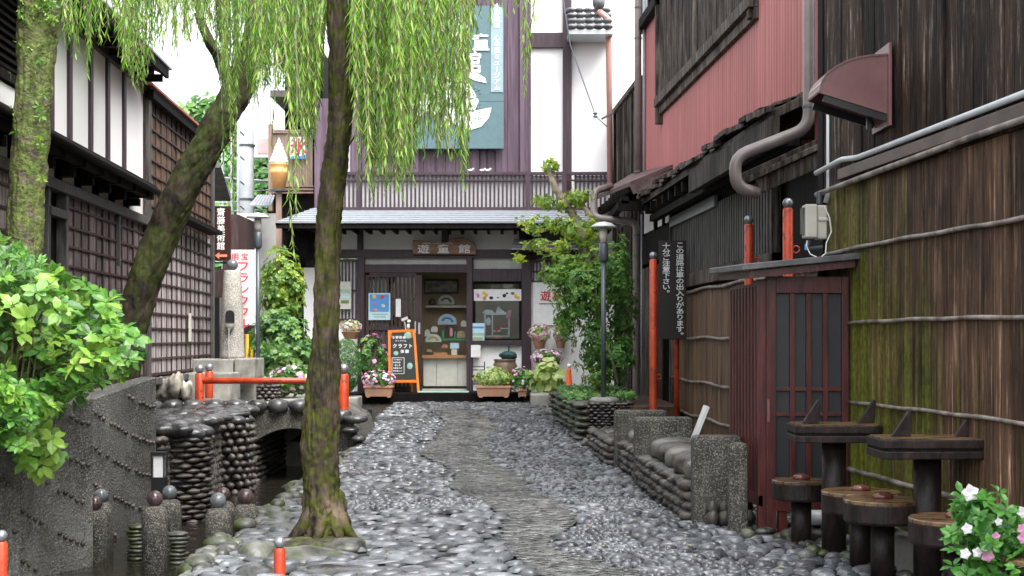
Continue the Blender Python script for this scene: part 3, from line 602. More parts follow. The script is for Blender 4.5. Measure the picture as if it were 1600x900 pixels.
# window display
wd = thing('animal_ornament', 'white display frame with animal silhouettes in the show window', 'ornament', (fx(777), YF+.3, fz(527)))
q = MB()
for a in ((756,758.5,489,526),(768,770,489,526),(794,796.5,489,526),(756,796,489,491.5),(756,796,524,526.5),(770,782,516,518),(782,796,512,514)): fb(q, *a, .25, .29)
q.build('frame', M['white'], wd)
q = MB()
for pts in ([(753,489),(758,483),(768,484),(773,489)], [(774,489),(778,477),(782,482),(790,488),(792,490)], [(758,500),(763,495),(767,500),(765,508),(760,508)]): q.ext([(fx(a), YF+.27, fz(c)) for a, c in pts], (0,.02,0), rnd=.4)
q.build('cut_out', M['white'], wd)
q = MB(); 
for px, py in ((776,514),(788,509)): q.ell((fx(px),YF+.27,fz(py)), (.045,.04,.05), 0, 10, 6)
q.build('red_figure', M['redtext'], wd, smooth=True)
q = MB(); fb(q, 769, 783, 527, 532.5, .22, .35); q.build('orange_base', M['salmon'], wd)
q = MB()
for px, py, r in ((795,492,.05),(796,488,.04),(792,495,.035)): q.ell((fx(px),YF+.2,fz(py)), (r,.02,r*1.2), 0, 8, 6)
tag(q.build('pink_bow', M['pink'], smooth=True), 'pink paper bow at the corner of the white display frame', 'ornament')
def poster(name, px0, px1, py0, py1, y, base, label, cat='poster', marks=(), grp=None):
    q = MB(); fb(q, px0, px1, py0, py1, y, y+.012); o = tag(q.build(name, M[base], at=(fx((px0+px1)/2), YF+y, fz(py1))), label, cat, grp)
    by = {}
    for (a, c, t, bt, m) in marks: by.setdefault(m, []).append((a, c, t, bt))
    for m, rs in by.items():
        q = MB()
        for a, c, t, bt in rs:
            if c-a < 9: q.ell((fx((a+c)/2), YF+y-.004, fz((t+bt)/2)), ((c-a)*.0117/2, .004, (bt-t)*.0117/2), 0, 10, 6)
            else: fb(q, a, c, t, bt, y-.004, y)
        q.build('printed_area', M[m], o)
    return o
poster('butterfly_banner', 740.5, 814.5, 452, 470, .0, 'white', 'long white banner with coloured butterflies across the show window', 'banner',
       [(742,746,455,461,'petal_p'),(745,749,458,466,'petal_p'),(753,759,455,461,'yellow'),(757,763,458,464,'yellow'),(754,760,463,469,'terra'),(764,771,463,468,'chalk'),(776,780,464,466,'greypost'),(785,791,459,465,'chalk'),(790,794,457,460,'chalk'),(798,804,456,461,'teal'),(803,808,459,466,'yellow'),(807,812,462,468,'yellow')])
poster('blue_poster', 576, 610, 458, 500, -.02, 'pale_blue', 'blue illustrated poster on the sliding door', 'poster',
       [(578,608,460,487,'blue'),(582,588,461,467,'yellow'),(594,601,461,467,'redtext'),(583,588,472,477,'petal_p'),(596,602,475,481,'cream'),(584,590,482,487,'salmon'),(581,606,490,492,'mint'),(584,603,494,496,'mint')])
poster('pale_poster', 529, 549, 440, 483, -.02, 'cream', 'cream framed poster with green landscape on the lattice window', 'poster', [(531,547,452,458,'mint'),(531,547,462,466,'pale_blue'),(533,545,469,474,'pale_leaf')])
poster('door_notice', 618.5, 626.5, 467, 495, -.02, 'white', 'narrow white notice on the sliding door', 'notice')
poster('window_leaflet', 736, 757, 505, 534, -.02, 'pale_blue', 'pale blue and green leaflet at the left of the show window', 'poster', [(737,756,510,513,'blue'),(737,756,520,524,'mint'),(738,755,527,531,'pale_leaf')])
poster('paper_notice', 736, 751, 539, 558, -.08, 'white', 'blank white paper hanging under the leaflet', 'notice')
o = poster('wall_poster', 833, 893, 440, 508, .0, 'white', 'large white poster with red characters beside the flower baskets', 'poster', [(842,878,474,475.5,'greypost')])
q = MB(); write(q, '遊童館', fx(852), fz(462), .2, lambda u, v: (u, YF-.004, v), False, 1.12); q.build('lettering', M['redtext'], o)
# carved name board
pts = [(646,398),(744,398),(744,384),(738,379),(730,374),(722,371.5),(712,373),(704,377),(696,380),(684,380),(668,377.5),(646,376)]
q = MB(); q.ext([(fx(a), YF-.14, fz(c)) for a, c in pts], (0,.06,0)); o = tag(q.build('carved_name_board', M['board'], bevel=.008, at=(fx(695),YF-.1,fz(398))), 'wavy brown wooden board with white characters over the entrance', 'sign')
q = MB()
for s_, px in (('遊',662),('童',693),('館',726)): write(q, s_, fx(px), fz(389.5), .17, lambda u, v: (u, YF-.145, v), sx=1.35)
write(q, '水野政雄 心の森ミュージアム', fx(662), fz(380.8), .034, lambda u, v: (u, YF-.145, v), False, 1.15)
q.build('lettering', M['white'], o)
# big teal sign
YS = YF+.06; sx_ = lambda px: PX(px, YS); sz_ = lambda py: PZ(py, YS)
bs = thing('large_wall_sign', 'huge teal sign with white characters and figure high on the shop wall', 'sign', (sx_(700), YS, sz_(232)))
q = MB()
for a, c in ((9, 81), (81.5, 158.5), (159, 232)): q.box(sx_(622), sx_(787), YS, YS+.12, sz_(c), sz_(a))
q.build('sign_panel', M['teal'], bs)
q = MB(); q.box(sx_(767), sx_(786), YS-.012, YS, sz_(144), sz_(12)); q.build('text_strip', M['teal2'], bs)
q = MB(); write(q, '水野政雄 心の森ミュージアム', sx_(776.5), sz_(10), .117, lambda u, v: (u, YS-.016, v), True, .98)
for s_, px, py, z in (('遊',713,40,.42),('童',751,66,.33),('館',735,97,.42)): write(q, s_, sx_(px), sz_(py), z, lambda u, v: (u, YS-.016, v))
q.build('lettering', M['white'], bs)
q = MB(); fr = lambda pts, m=0: q.ext([(sx_(a), YS-.014, sz_(c)) for a, c in pts], (0,.012,0))
fr([(700,168),(712,172),(730,176),(748,172),(768,168),(764,184),(752,198),(736,203),(718,200),(706,190)])       # crescent
fr([(660,140),(680,116),(700,120),(716,118),(728,126),(738,138),(748,158),(742,172),(716,172),(704,160),(690,166),(678,182),(662,172)])
fr([(640,150),(652,134),(660,150),(656,186),(644,184)]); fr([(690,186),(700,180),(706,188),(700,200),(688,200)]); fr([(728,112),(744,113),(758,122),(760,130),(742,126),(730,120)])
q.build('white_figure', M['white'], bs)
q = MB()
for k in range(70):
    a, c = random.uniform(712,752), random.uniform(132,196)
    q.ell((sx_(a), YS-.015, sz_(c)), (.018,.004,.014), 0, 6, 4)
for a, c, r in ((672,140,.13),(684,150,.07),(700,138,.06)): q.ell((sx_(a), YS-.013, sz_(c)), (r,.008,r*.8), 0, 14, 6)
q.build('teal_speckles', M['teal'], bs)
# little birds on the railing
for k, (px, t) in enumerate(((735,'small white ornament bird, leftmost of three on the balcony rail'),(753,'small white ornament bird, middle of three on the balcony rail'),(762,'small white ornament bird, rightmost of three on the balcony rail'))):
    q = MB(); q.ell((fx(px),YF,fz(266)), (.05,.02,.022), 0, 8, 6); q.ell((fx(px)+.05,YF,fz(264)), (.018,.016,.018), 0, 8, 5); tag(q.build('bird_ornament', M['white'], smooth=True), t, 'ornament', 'bird ornaments on the balcony rail')
# mat
q = MB(); q.box(PX(653,25.5), PX(732,25.5), 25.36, 25.85, .423, .44); tag(q.build('door_mat', M['mint'], bevel=.005), 'pale green mat on the entrance step', 'mat')
# chalkboard
cb_ = thing('chalkboard_stand', 'orange framed chalkboard with white writing leaning by the entrance', 'chalkboard', (fx(629), 25.55, .42))
yb = 25.55; cx = lambda px: PX(px, yb); cz = lambda py: PZ(py, yb); ln = .14   # leans back at the top
def cp(px, py, o=0): z = cz(py); return (cx(px), yb+(z-.42)*ln+o, z)
q = MB()
for a, c, w_ in (((609,613),(607,516),.045),((654,613),(646,516),.045),((607,518),(647,516.5),.05),((609,596),(652,596),.05)): q.bar(cp(*a), cp(*c), w_, .03, up=(0,1,0))
q.build('frame', M['frameorange'], cb_, bevel=.003)
q = MB(); q.bar((cx(612),yb+.4,.42), (cx(610),yb+.13,cz(520)), .04, .025, up=(0,1,0)); q.bar((cx(641),yb+.4,.42), (cx(643),yb+.13,cz(520)), .04, .025, up=(0,1,0)); q.build('rear_leg', M['frameorange'], cb_)
q = MB(); q.hexa([cp(609,595,.0),cp(651,595,.0),cp(651,595,.015),cp(609,595,.015),cp(608,518,.0),cp(645,518,.0),cp(645,518,.015),cp(608,518,.015)]); q.build('writing_board', M['chalk'], cb_)
q = MB(); fr2 = lambda u, v: (u, yb+(v-.42)*ln-.006, v)
write(q, '水野政雄', cx(614), cz(527), .055, fr2, False, 1.15); write(q, 'オリジナル', cx(618), cz(532.5), .036, fr2, False, 1.15); write(q, 'クラフト', cx(616), cz(540.5), .085, fr2, False, 1.1); write(q, '体験', cx(628), cz(549), .07, fr2, False, 1.2)
for k, s_ in enumerate(('プラ板作り','所要時間','一般三百','体験受付中','材料費込み')): write(q, s_, cx(615), cz(562+k*4.4), .03, fr2, False, 1.12)
for a, c in (((612,559),(631,559)),((631,559),(631,584)),((631,584),(612,584)),((612,584),(612,559))): q.bar(fr2(cx(a[0]),cz(a[1])), fr2(cx(c[0]),cz(c[1])), .008, .004, up=(0,1,0))
q.build('chalk_writing', M['white'], cb_)
for a_, r_ in (((637,524),(.075,.006,.06)),((618,552),(.045,.006,.04)),((640,572),(.05,.006,.06))): q = MB(); q.ell(fr2(cx(a_[0]),cz(a_[1])), r_); q.build('green_drawing', M['mint'], cb_)
# mascot-free stick sign on the board top
q = MB(); q.bar(cp(633,516), cp(631,502), .012, .012); q.bar(cp(626,500), cp(636,496), .05, .012, up=(0,1,0)); tag(q.build('little_sign', M['cream']), 'tiny wooden placard on a stick at the top of the chalkboard', 'sign')
q = MB(); q.ell(cp(637,510), (.03,.03,.05)); q.ell(cp(638,502), (.035,.03,.035)); tag(q.build('doll', M['white'], smooth=True), 'small white doll sitting on the chalkboard frame', 'doll')
# metal stand beside the entrance
q = MB()
for x in (734, 757): q.bar((PX(x,25.7),25.7,.42),(PX(x,25.7),25.7,PZ(565,25.7)), .02, .02)
for z in (573, 578, 611, 600): q.bar((PX(734,25.7),25.7,PZ(z,25.7)),(PX(757,25.7),25.7,PZ(z,25.7)), .018, .018)
tag(q.build('umbrella_rack', M['black']), 'thin black metal rack standing right of the doorway', 'rack')
# big jar with umbrella
j = thing('glazed_jar', 'large brown glazed jar against the white wall', 'jar', (PX(789,25.5), 25.5, .42))
q = MB(); q.lathe([(.10,0),(.17,.15),(.225,.36),(.23,.45),(.2,.53),(.185,.56),(.21,.585),(.2,.6),(.17,.58)], (PX(789,25.5),25.5,.42), 24); q.build('vessel', M['jar'], j, smooth=True)
q = MB(); q.ell((PX(794,25.5),25.5,1.08), (.16,.14,.08), nz=.3); q.tube([(PX(795,25.5),25.5,1.1),(PX(795,25.5),25.5,1.24),(PX(793,25.5),25.5,1.29),(PX(797,25.5),25.5,1.33),(PX(799,25.5),25.5,1.28)], .014, 8); tag(q.build('umbrella', mat('dark_green_cloth', (.005,.03,.03), (.01,.06,.06)), smooth=True), 'folded dark green umbrella sticking out of the brown jar', 'umbrella')

# ---- potted flowers
def planter(px, py_top, py_bot, wpx, Y, label, leaf, fl, fh, box=True, n=130, nf=70, spread=1.15, cat='planter'):
    x = PX(px, Y); zb = PZ(py_bot, Y); zt = PZ(py_top, Y); hw = wpx*Y/F/2; hh = zt-zb
    t = thing('flower_planter', label, cat, (x, Y, zb)); q = MB()
    if box:
        q.hexa([(x-hw*.86,Y-.1,zb+.02),(x+hw*.86,Y-.1,zb+.02),(x+hw*.86,Y+.1,zb+.02),(x-hw*.86,Y+.1,zb+.02),(x-hw*.97,Y-.13,zt),(x+hw*.97,Y-.13,zt),(x+hw*.97,Y+.13,zt),(x-hw*.97,Y+.13,zt)])
        q.box(x-hw, x+hw, Y-.14, Y+.14, zt-.03, zt+.005); q.box(x-hw*.8, x-hw*.6, Y-.1, Y+.1, zb, zb+.02); q.box(x+hw*.6, x+hw*.8, Y-.1, Y+.1, zb, zb+.02)
    else: q.lathe([(hw*.6,0),(hw*.95,hh*.9),(hw,hh*.92),(hw,hh),(hw*.85,hh)], (x,Y,zb), 18)
    q.build('pot', M['terra'], t, bevel=.004, smooth=not box)
    q = MB(); ax = (hw*spread, .2, fh/2*1.15); tips, dr_ = blob_tips((x, Y, zt+fh*.38), ax, n, .45); rosettes(q, tips, dr_, .05, 6); q.build('leaves', leaf, t)
    if fl:
        q = MB(); tips, dr_ = blob_tips((x, Y-.02, zt+fh*.4), (ax[0]*1.05,.22,ax[2]*1.05), nf, .9); flowers(q, tips, dr_, .028, 0); q.build('blossoms', [fl], t)
    return t
pk = leafmat('petunia_mix', (.8,.75,.8), (.8,.55,.72), (.75,.2,.5), .3)
planter(592, 603, 621, 46, 25.2, 'terracotta trough of white and pink flowers left of the chalkboard', M['bushleaf'], pk, .3, n=150, nf=160)
planter(771, 603, 621, 56, 25.15, 'long terracotta trough of pale green foliage right of the door', M['pale_leaf'], None, .36, n=300)
planter(816, 608, 621, 14, 25.1, 'small square terracotta pot of pink impatiens', M['vinca'], pk, .42, n=120, nf=40, spread=3.2)
planter(548, 518, 530, 30, 25.6, 'dark hanging bowl of pale flowers left of the sliding door', M['pale_leaf'], pk, .22, box=False, n=90, nf=60)
planter(843, 530, 545, 22, 25.75, 'left wall basket of pink petunias under the white poster', M['pale_leaf'], pk, .3, box=False, n=110, nf=80, spread=1.6)
planter(876, 530, 544, 18, 25.75, 'right wall basket of pink petunias under the white poster', M['pale_leaf'], pk, .26, box=False, n=90, nf=60, spread=1.5)
planter(855, 570, 583, 34, 25.4, 'low wicker pot of pink petunias below the wall baskets', M['bushleaf'], pk, .3, box=True, n=120, nf=110, spread=1.5)
def bush(name, c, ax, n, size, leaf, label, cat='shrub', per=7, kind='oval', surf=.6, fl=None, nf=0, stems=None, drop=.15, fsize=.03, grp=None):
    t = thing(name, label, cat, (c[0], c[1], c[2]-ax[2]), grp); q = MB(); tips, d = blob_tips(c, ax, n, surf); rosettes(q, tips, d, size, per, kind, drop=drop); q.build('foliage', leaf, t)
    q = MB()
    for k in range(stems or 7):
        a = random.uniform(0, 6.3); e = (c[0]+ax[0]*.8*math.cos(a), c[1]+ax[1]*.8*math.sin(a), c[2]+ax[2]*random.uniform(.2,.9)); m_ = (c[0]+ax[0]*.3*math.cos(a), c[1]+ax[1]*.3*math.sin(a), c[2]-ax[2]*.2)
        q.tube([(c[0]+.05*math.cos(a), c[1]+.05*math.sin(a), c[2]-ax[2]), m_, e], [.012,.009,.004], 6)
    q.build('stems', M['twig'], t)
    if fl: q = MB(); tips, d = blob_tips(c, tuple(k*1.03 for k in ax), nf, .95); flowers(q, tips, d, fsize, 0); q.build('blossoms', fl, t)
    return t
bush('hosta_plant', (PX(855,25), 25, .72), (.32,.2,.3), 26, .22, M['pale_leaf'], 'broad leaved hosta with pale green leaves below the wicker pot', 'plant', per=5, surf=.2)
bush('geranium_bush', (PX(582,25.4), 25.4, 1.05), (.28,.2,.42), 110, .075, M['bushleaf'], 'leafy geranium with magenta blooms left of the sliding door', 'plant', fl=M['petal_p'], nf=16, fsize=.05)
bush('round_topiary', (PX(541,24.2), 24.2, .93), (.26,.26,.46), 1300, .03, M['ivy'], 'clipped round dark green shrub beside the orange bridge post', 'shrub', per=5, surf=.93, drop=0)
# traffic cone
q = MB(); x = PX(889,23.2); q.lathe([(.075,0),(.075,.03),(.07,.035),(.035,.52),(.03,.55),(.0,.56)], (x,23.2,.35), 18)
o = tag(q.build('traffic_cone', M['cone'], smooth=True, at=(x,23.2,.35)), 'slim orange cone with white ball tip behind the stacked stone wall', 'cone'); q = MB(); q.lathe([(.03,.55),(.035,.58),(.03,.61),(0,.62)], (x,23.2,.36), 12); q.build('cone_tip', M['white'], o, smooth=True)
# ================================================================== LEFT STOREHOUSE
st = thing('old_storehouse', 'long storehouse with white plaster upper storey and brown lattice boards on the left', 'storehouse', (L[0]-.3, 16, .8))
b = MB(); b.sk(L, 8.5, 22.25, -4, -.06, .5, 4.3); b.build('core_wall', M['dkwood'], st)
# ground floor boards
b = MB(); y = 8.5
while y < 17.2: b.sk(L, y+.004, min(y+.29, 17.2), -.05, random.uniform(-.005,.01), .75, 2.78) if not 12.9 < y < 13.5 else None; y += .3
b.build('lower_boards', M['pinkboard'], st)
b = MB(); y = 17.2
while y < 22.25: b.sk(L, y+.004, min(y+.2, 22.25), -.05, random.uniform(-.005,.008), .92, 2.95); y += .205
b.build('bleached_boards', M['paleboard'], st)
b = MB(); y = 17.42
while y < 22.25: b.sk(L, y+.004, min(y+.2, 22.25), -.05, random.uniform(-.005,.008), 2.95, 4.38); y += .205
b.build('upper_boards', M['plank'], st)
b = MB(); y = 8.5
while y < 17.2:
    if not 12.9 < y < 13.45: b.sk(L, y-.02, y+.02, .0, .016, .75, 2.76)
    y += .3
while y < 22.3: b.sk(L, y-.016, y+.016, .0, .016, .9, 4.35); y += .36
b.build('vertical_battens', M['batten'], st)
b = MB(); z = .95
while z < 4.36:
    if z < 2.72:
        b.sk(L, 8.5, 12.88, .0, .022, z-.012, z+.012); b.sk(L, 13.52, 17.2, .0, .022, z-.012, z+.012)
    b.sk(L, 17.2, 22.28, .0, .024, z-.011, z+.011); z += .19
b.build('horizontal_battens', M['batten'], st)
b = MB(); b.sk(L, 8.5, 17.3, -.05, .08, 2.76, 2.86); b.sk(L, 12.85, 12.93, -.05, .05, .75, 2.76); b.sk(L, 13.47, 13.55, -.05, .05, .75, 2.76); b.sk(L, 12.9, 13.5, -.05, .06, 2.52, 2.6); b.sk(L, 17.22, 17.36, -.03, .07, .9, 4.3); b.sk(L, 22.2, 22.34, -.05, .06, .6, 4.3); b.sk(L, 17.3, 22.3, -.05, .08, .82, .9); b.sk(L, 15.7, 15.78, -.02, .05, 2.2, 2.76)
b.build('frame_beams', M['slatgrey'], st, bevel=.005)
q = MB(); q.sk(L, 12.93, 13.47, -.2, -.08, .75, 2.5); q.build('open_doorway', M['dkwood'], st)
# strip between storeys
b = MB(); b.sk(L, 8.5, 17.2, -.05, .0, 2.86, 3.1); b.build('plaster_strip', M['plaster_g'], st)
b = MB(); y = 8.9
while y < 16.6:
    b.sk(L, y, y+.1, 0, .18, 2.9, 2.98); b.sk(L, y, y+.1, 0, .3, 2.99, 3.06); b.sk(L, y, y+.06, .0, .06, 2.86, 3.1); y += .72
b.sk(L, 8.5, 16.5, .2, .27, 3.0, 3.07)
b.build('eave_bracket', M['dkwood'], st)
b = MB(); y0, y1 = 8.4, 16.5
b.hexa([SK(L,y0,.3,3.09),SK(L,y1,.3,3.09),SK(L,y1,-.02,3.26),SK(L,y0,-.02,3.26),SK(L,y0,.3,3.16),SK(L,y1,.3,3.16),SK(L,y1,-.02,3.34),SK(L,y0,-.02,3.34)]); b.sk(L, y0, y1, .28, .32, 3.06, 3.145)
b.build('lower_eave', M['dkwood'], st)
b = MB(); b.tube([SK(L,8.4,.345,3.1), SK(L,16.4,.345,3.08)], .035, 8); b.build('gutter', M['dkwood'], st, smooth=True)
# upper storey
b = MB(); ys_ = [12.2, 13.07, 13.72, 14.55, 15.3, 16.1, 17.3]
for a, c in zip(ys_[:-1], ys_[1:]): b.sk(L, a+.05, c-.05, -.05, .0, 3.2, 4.5)
b.build('white_panel', M['plaster'], st)
b = MB()
for y in ys_: b.sk(L, y-.055, y+.055, -.05, .03, 3.2, 4.5)
b.sk(L, 8.5, 17.4, -.05, .05, 4.4, 4.5); b.build('upper_post', M['purple'], st)
b = MB(); b.sk(L, 8.5, 12.1, -.06, -.02, 3.2, 4.5); y = 8.6
b.build('shuttered_bay', M['dkwood'], st)
b = MB(); z = 3.62
while z < 4.4: b.sk(L, 9.5, 12.1, -.02, .02, z, z+.03); z += .07
b.sk(L, 9.0, 12.12, -.03, .06, 3.5, 3.58); b.build('shutter_slats', M['dkwood'], st)
b = MB(); b.sk(L, 9.0, 12.12, -.03, .03, 3.3, 3.48); b.build('white_sill_band', M['plaster'], st)
b = MB(); b.hexa([SK(L,8.4,.36,4.5),SK(L,16.9,.36,4.5),SK(L,17.0,-.5,4.9),SK(L,8.4,-.5,4.9),SK(L,8.4,.36,4.59),SK(L,16.9,.36,4.59),SK(L,17.0,-.5,5.0),SK(L,8.4,-.5,5.0)]); b.sk(L, 8.4, 16.9, .33, .37, 4.48, 4.58)
y = 8.7
while y < 16.9: b.sk(L, y, y+.09, .0, .32, 4.42, 4.5); y += .5
b.build('upper_eave', M['dkwood'], st)
b = MB(); b.sk(L, 8.4, 17, .31, .39, 4.595, 4.62); b.build('eave_flashing', M['roofmetal'], st)
b = MB(); b.hexa([SK(L,17.0,.16,4.42),SK(L,22.5,.16,4.42),SK(L,22.5,-.6,4.72),SK(L,17.0,-.6,4.72),SK(L,17.0,.16,4.45),SK(L,22.5,.16,4.45),SK(L,22.5,-.6,4.76),SK(L,17.0,-.6,4.76)]); b.build('red_roof_edge', mat('rusty_roof_edge', (.25,.06,.04), (.4,.12,.09)), st)
b = MB(); b.sk(L, 17.2, 22.5, .06, .13, 4.3, 4.41); b.build('fascia', M['dkwood'], st)
b = MB(); b.sk(L, 18.6, 21.9, .04, .25, 2.98, 3.04); b.build('canopy_ledge', M['dkwood'], st)
q = MB(); q.sk(L, 20.1, 20.25, .042, .055, 1.35, 1.75); tag(q.build('wooden_plaque', M['cream']), 'small pale wooden plaque on the lattice wall', 'plaque')
# stone footing of pale boulders
k = 0
pos = [(252,606,26,30,'split pale boulder'),(276,604,20,34,'tall white boulder'),(292,612,14,26,'narrow grey boulder'),(238,612,18,24,'low cream boulder')]
for px, py, w_, h_, t in pos:
    Y = 18.2; q = MB(); q.ell((PX(px,Y), Y, PZ(py,Y)), (w_*Y/F/2*1.1, .2, h_*Y/F/2*1.15), 0, 14, 10, .6, sq=.7); tag(q.build('footing_boulder', M['white_stone'], smooth=True), t+' under the lattice wall, beside the stone blocks', 'boulder', 'pale boulders under the storehouse')
for px0, px1, py0, py1, Y, t in ((300,365,561,592,20.6,'left weathered concrete block under the fountain pillar'),(366,399,560,592,20.6,'right weathered concrete block under the fountain pillar'),(286,360,583,628,19.9,'wide grey stone block behind the orange bridge posts')):
    q = MB(); q.box(PX(px0,Y), PX(px1,Y)-.01, Y, Y+.8, PZ(py1,Y), PZ(py0,Y)); tag(q.build('stone_block', M['conc'], bevel=.02, at=(PX(px0,Y),Y,PZ(py1,Y))), t, 'stone block')
q = MB(); q.box(PX(300,20.9), PX(399,20.9), 20.9, 21.9, .4, PZ(590,20.9)-.01); tag(q.build('fountain_plinth', M['conc'], bevel=.02), 'broad concrete plinth behind the fountain blocks', 'plinth')
# fountain pillar
Y = 21.0; fp = thing('fountain_pillar', 'tapered aggregate concrete drinking fountain pillar with round ball on top', 'fountain', (PX(363,Y), Y, PZ(560,Y)))
x = PX(363,Y); zb = PZ(561,Y); zt = PZ(422,Y); n = 24
q = MB(); q.lathe([(.185,0),(.183,.05),(.155,.72),(.125,zt-zb-.03),(.11,zt-zb-.005),(0,zt-zb)], (x,Y,zb), 28); q.build('pillar', M['agg'] if 0 else mat('light_aggregate', (.16,.15,.13), (.3,.28,.25), scale=4, rough=.7, bump=.008, bscale=90, speck=((.5,.48,.43),110)), fp, smooth=True)
q = MB(); a0 = [(x+.065*math.cos(t), Y-.19, PZ(492,Y)+.065*math.sin(t)) for t in [k*math.pi/10 for k in range(11)]]+[(x-.065,Y-.19,PZ(504,Y)),(x+.065,Y-.19,PZ(504,Y))]; q.ext(a0, (0,.06,0)); q.build('niche', M['black'], fp)
q = MB(); q.lathe([(.0,0),(.03,.01),(.05,.07),(.085,.14),(.07,.14),(.03,.08)], (x,Y-.2,PZ(521,Y)), 14); q.build('spout_cup', M['conc'], fp, smooth=True)
q = MB(); q.tube([(x,Y-.25,PZ(513,Y)),(x-.005,Y-.24,PZ(535,Y)),(x,Y-.23,PZ(558,Y))], [.008,.005,.006], 6); q.build('water_jet', M['pvc'], fp)
q = MB(); q.ell((x,Y,PZ(414,Y)), (.085,)*3, 0, 20, 12); q.build('ball', M['ball_g'], fp, smooth=True)

# ================================================================== BACKGROUND LEFT
# hanging museum sign
Y = 22.6; hs_ = thing('museum_sign', 'brown vertical sign with white characters and orange arrow on the storehouse corner', 'sign', (PX(346,Y), Y, PZ(407,Y)))
q = MB(); q.box(PX(333,Y), PX(360,Y), Y, Y+.08, PZ(407,Y), PZ(322,Y)); q.build('sign_panel', M['brownsign'], hs_, bevel=.006)
q = MB(); write(q, '齋藤美術館', PX(345,Y), PZ(331,Y), .135, lambda u, v: (u, Y-.005, v), True, 1.0); q.build('lettering', M['white'], hs_)
q = MB(); a = lambda px, py: (PX(px,Y), Y-.012, PZ(py,Y)); q.ext([a(336,399.5),(a(343,394)),a(343,397.5),a(355,397.5),a(355,401.5),a(343,401.5),a(343,405)], (0,.008,0)); q.build('arrow', M['salmon'], hs_)
q = MB(); q.box(PX(326,Y), PX(332,Y), Y+.1, Y+.13, PZ(403,Y), PZ(364,Y)); tag(q.build('side_notice', M['white']), 'narrow white notice board behind the brown museum sign', 'sign')
q = MB(); q.tube([(PX(324,Y),Y+.1,PZ(410,Y)),(PX(360,Y),Y+.1,PZ(410,Y))], .015, 6); q.build('bracket', M['black'], hs_)
# white banner
Y = 23.6; bn = thing('food_banner', 'white vertical banner with red lettering behind the lamp post', 'banner', (PX(380,Y), Y, PZ(520,Y)))
q = MB(); nn = 8
for k in range(nn):
    za, zb_ = PZ(392+k*14.5,Y), PZ(392+(k+1)*14.5,Y); ya, yb2 = Y+.02*math.sin(k), Y+.02*math.sin(k+1); q.hexa([(PX(361,Y),yb2,zb_),(PX(398,Y),yb2+.02,zb_),(PX(398,Y),yb2+.03,zb_),(PX(361,Y),yb2+.01,zb_),(PX(361,Y),ya,za),(PX(398,Y),ya+.02,za),(PX(398,Y),ya+.03,za),(PX(361,Y),ya+.01,za)], rnd=.5)
q.build('cloth', M['white'], bn)
q = MB(); write(q, 'フランクフルト', PX(380,Y), PZ(416,Y), .19, lambda u, v: (u, Y-.03, v), True, 1.0, 1.15); q.build('lettering', M['redtext'], bn); q = MB(); write(q, '明宝', PX(368,Y), PZ(401,Y), .12, lambda u, v: (u, Y-.03, v), False, 1.3); q.build('lettering', M['redtext'], bn)
q = MB(); q.tube([(PX(399,Y),Y+.03,.45),(PX(399,Y),Y+.03,PZ(388,Y))], .012, 6); q.tube([(PX(360,Y),Y+.03,PZ(391,Y)),(PX(400,Y),Y+.03,PZ(391,Y))], .008, 6); q.build('pole', M['white'], bn)
# utility pole
Y = 29; q = MB(); q.tube([(PX(387,Y),Y,.3),(PX(384,Y),Y,9)], [.16,.14], 20); up = thing('utility_pole', 'thick pale concrete utility pole behind the leaning willow', 'pole', (PX(387,Y),Y,.3)); q.build('shaft', M['pvc'], up, smooth=True)
q = MB()
for z in (3.1, 4.2, 5.3): q = MB(); q.lathe([(.165,0),(.165,.04)], (PX(386,Y),Y,z), 20); q.build('steel_band', M['greypost'], up)
for k in range(8): q = MB(); q.bar((PX(386,Y)-.02,Y-.2,3+k*.5),(PX(386,Y)-.08,Y-.3,3+k*.5+.06), .02, .02); q.build('step_bolt', M['greypost'], up)
# distant wooden balcony house
Y = 28.5; dh = thing('far_wooden_house', 'distant house with brown clad balcony behind the shop roof', 'house', (PX(455,Y), Y, .3))
q = MB(); px = 424
while px < 488: q.box(PX(px,Y)+.004, PX(px+8,Y), Y, Y+.06, PZ(298,Y), PZ(206,Y)); px += 8
q.build('clad_wall', M['cladding'], dh)
q = MB()
for z in (203, 206, 290, 295, 300): q.box(PX(420,Y), PX(490,Y), Y-.05, Y, PZ(z+2.4,Y), PZ(z,Y))
q.box(PX(420,Y), PX(426,Y), Y-.06, Y+.1, PZ(330,Y), PZ(195,Y)); q.build('railing_beam', M['interior_wood'] if 0 else M['cladding'], dh)
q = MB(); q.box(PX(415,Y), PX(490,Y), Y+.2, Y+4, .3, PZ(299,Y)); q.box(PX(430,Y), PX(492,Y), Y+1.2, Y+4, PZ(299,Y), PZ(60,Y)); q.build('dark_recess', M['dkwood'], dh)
q = MB(); q.box(PX(426,Y), PX(492,Y), Y-.3, Y+4, PZ(155,Y), PZ(145,Y)); q.box(PX(462,Y), PX(492,Y), Y+1, Y+1.2, PZ(206,Y), PZ(150,Y)); q.build('upper_wall', M['purple_wall'], dh)
# ice flag
q = MB(); yy = Y-.12; q.box(PX(453,yy), PX(479,yy), yy, yy+.01, PZ(248,yy), PZ(214,yy)); o = tag(q.build('ice_flag', M['white'], at=(PX(466,yy),yy,PZ(248,yy))), 'white shaved ice flag with large red character on the balcony', 'flag')
q = MB(); write(q, '氷', PX(466,yy), PZ(229,yy), .36, lambda u, v: (u, yy-.005, v)); q.build('lettering', M['redtext'], o); q = MB()
q.ext([(PX(453,yy),yy-.004,PZ(248,yy)),(PX(479,yy),yy-.004,PZ(248,yy)),(PX(479,yy),yy-.004,PZ(241,yy)),(PX(470,yy),yy-.004,PZ(244,yy)),(PX(462,yy),yy-.004,PZ(242,yy)),(PX(453,yy),yy-.004,PZ(245,yy))], (0,.003,0)); q.build('blue_waves', M['blue'], o)
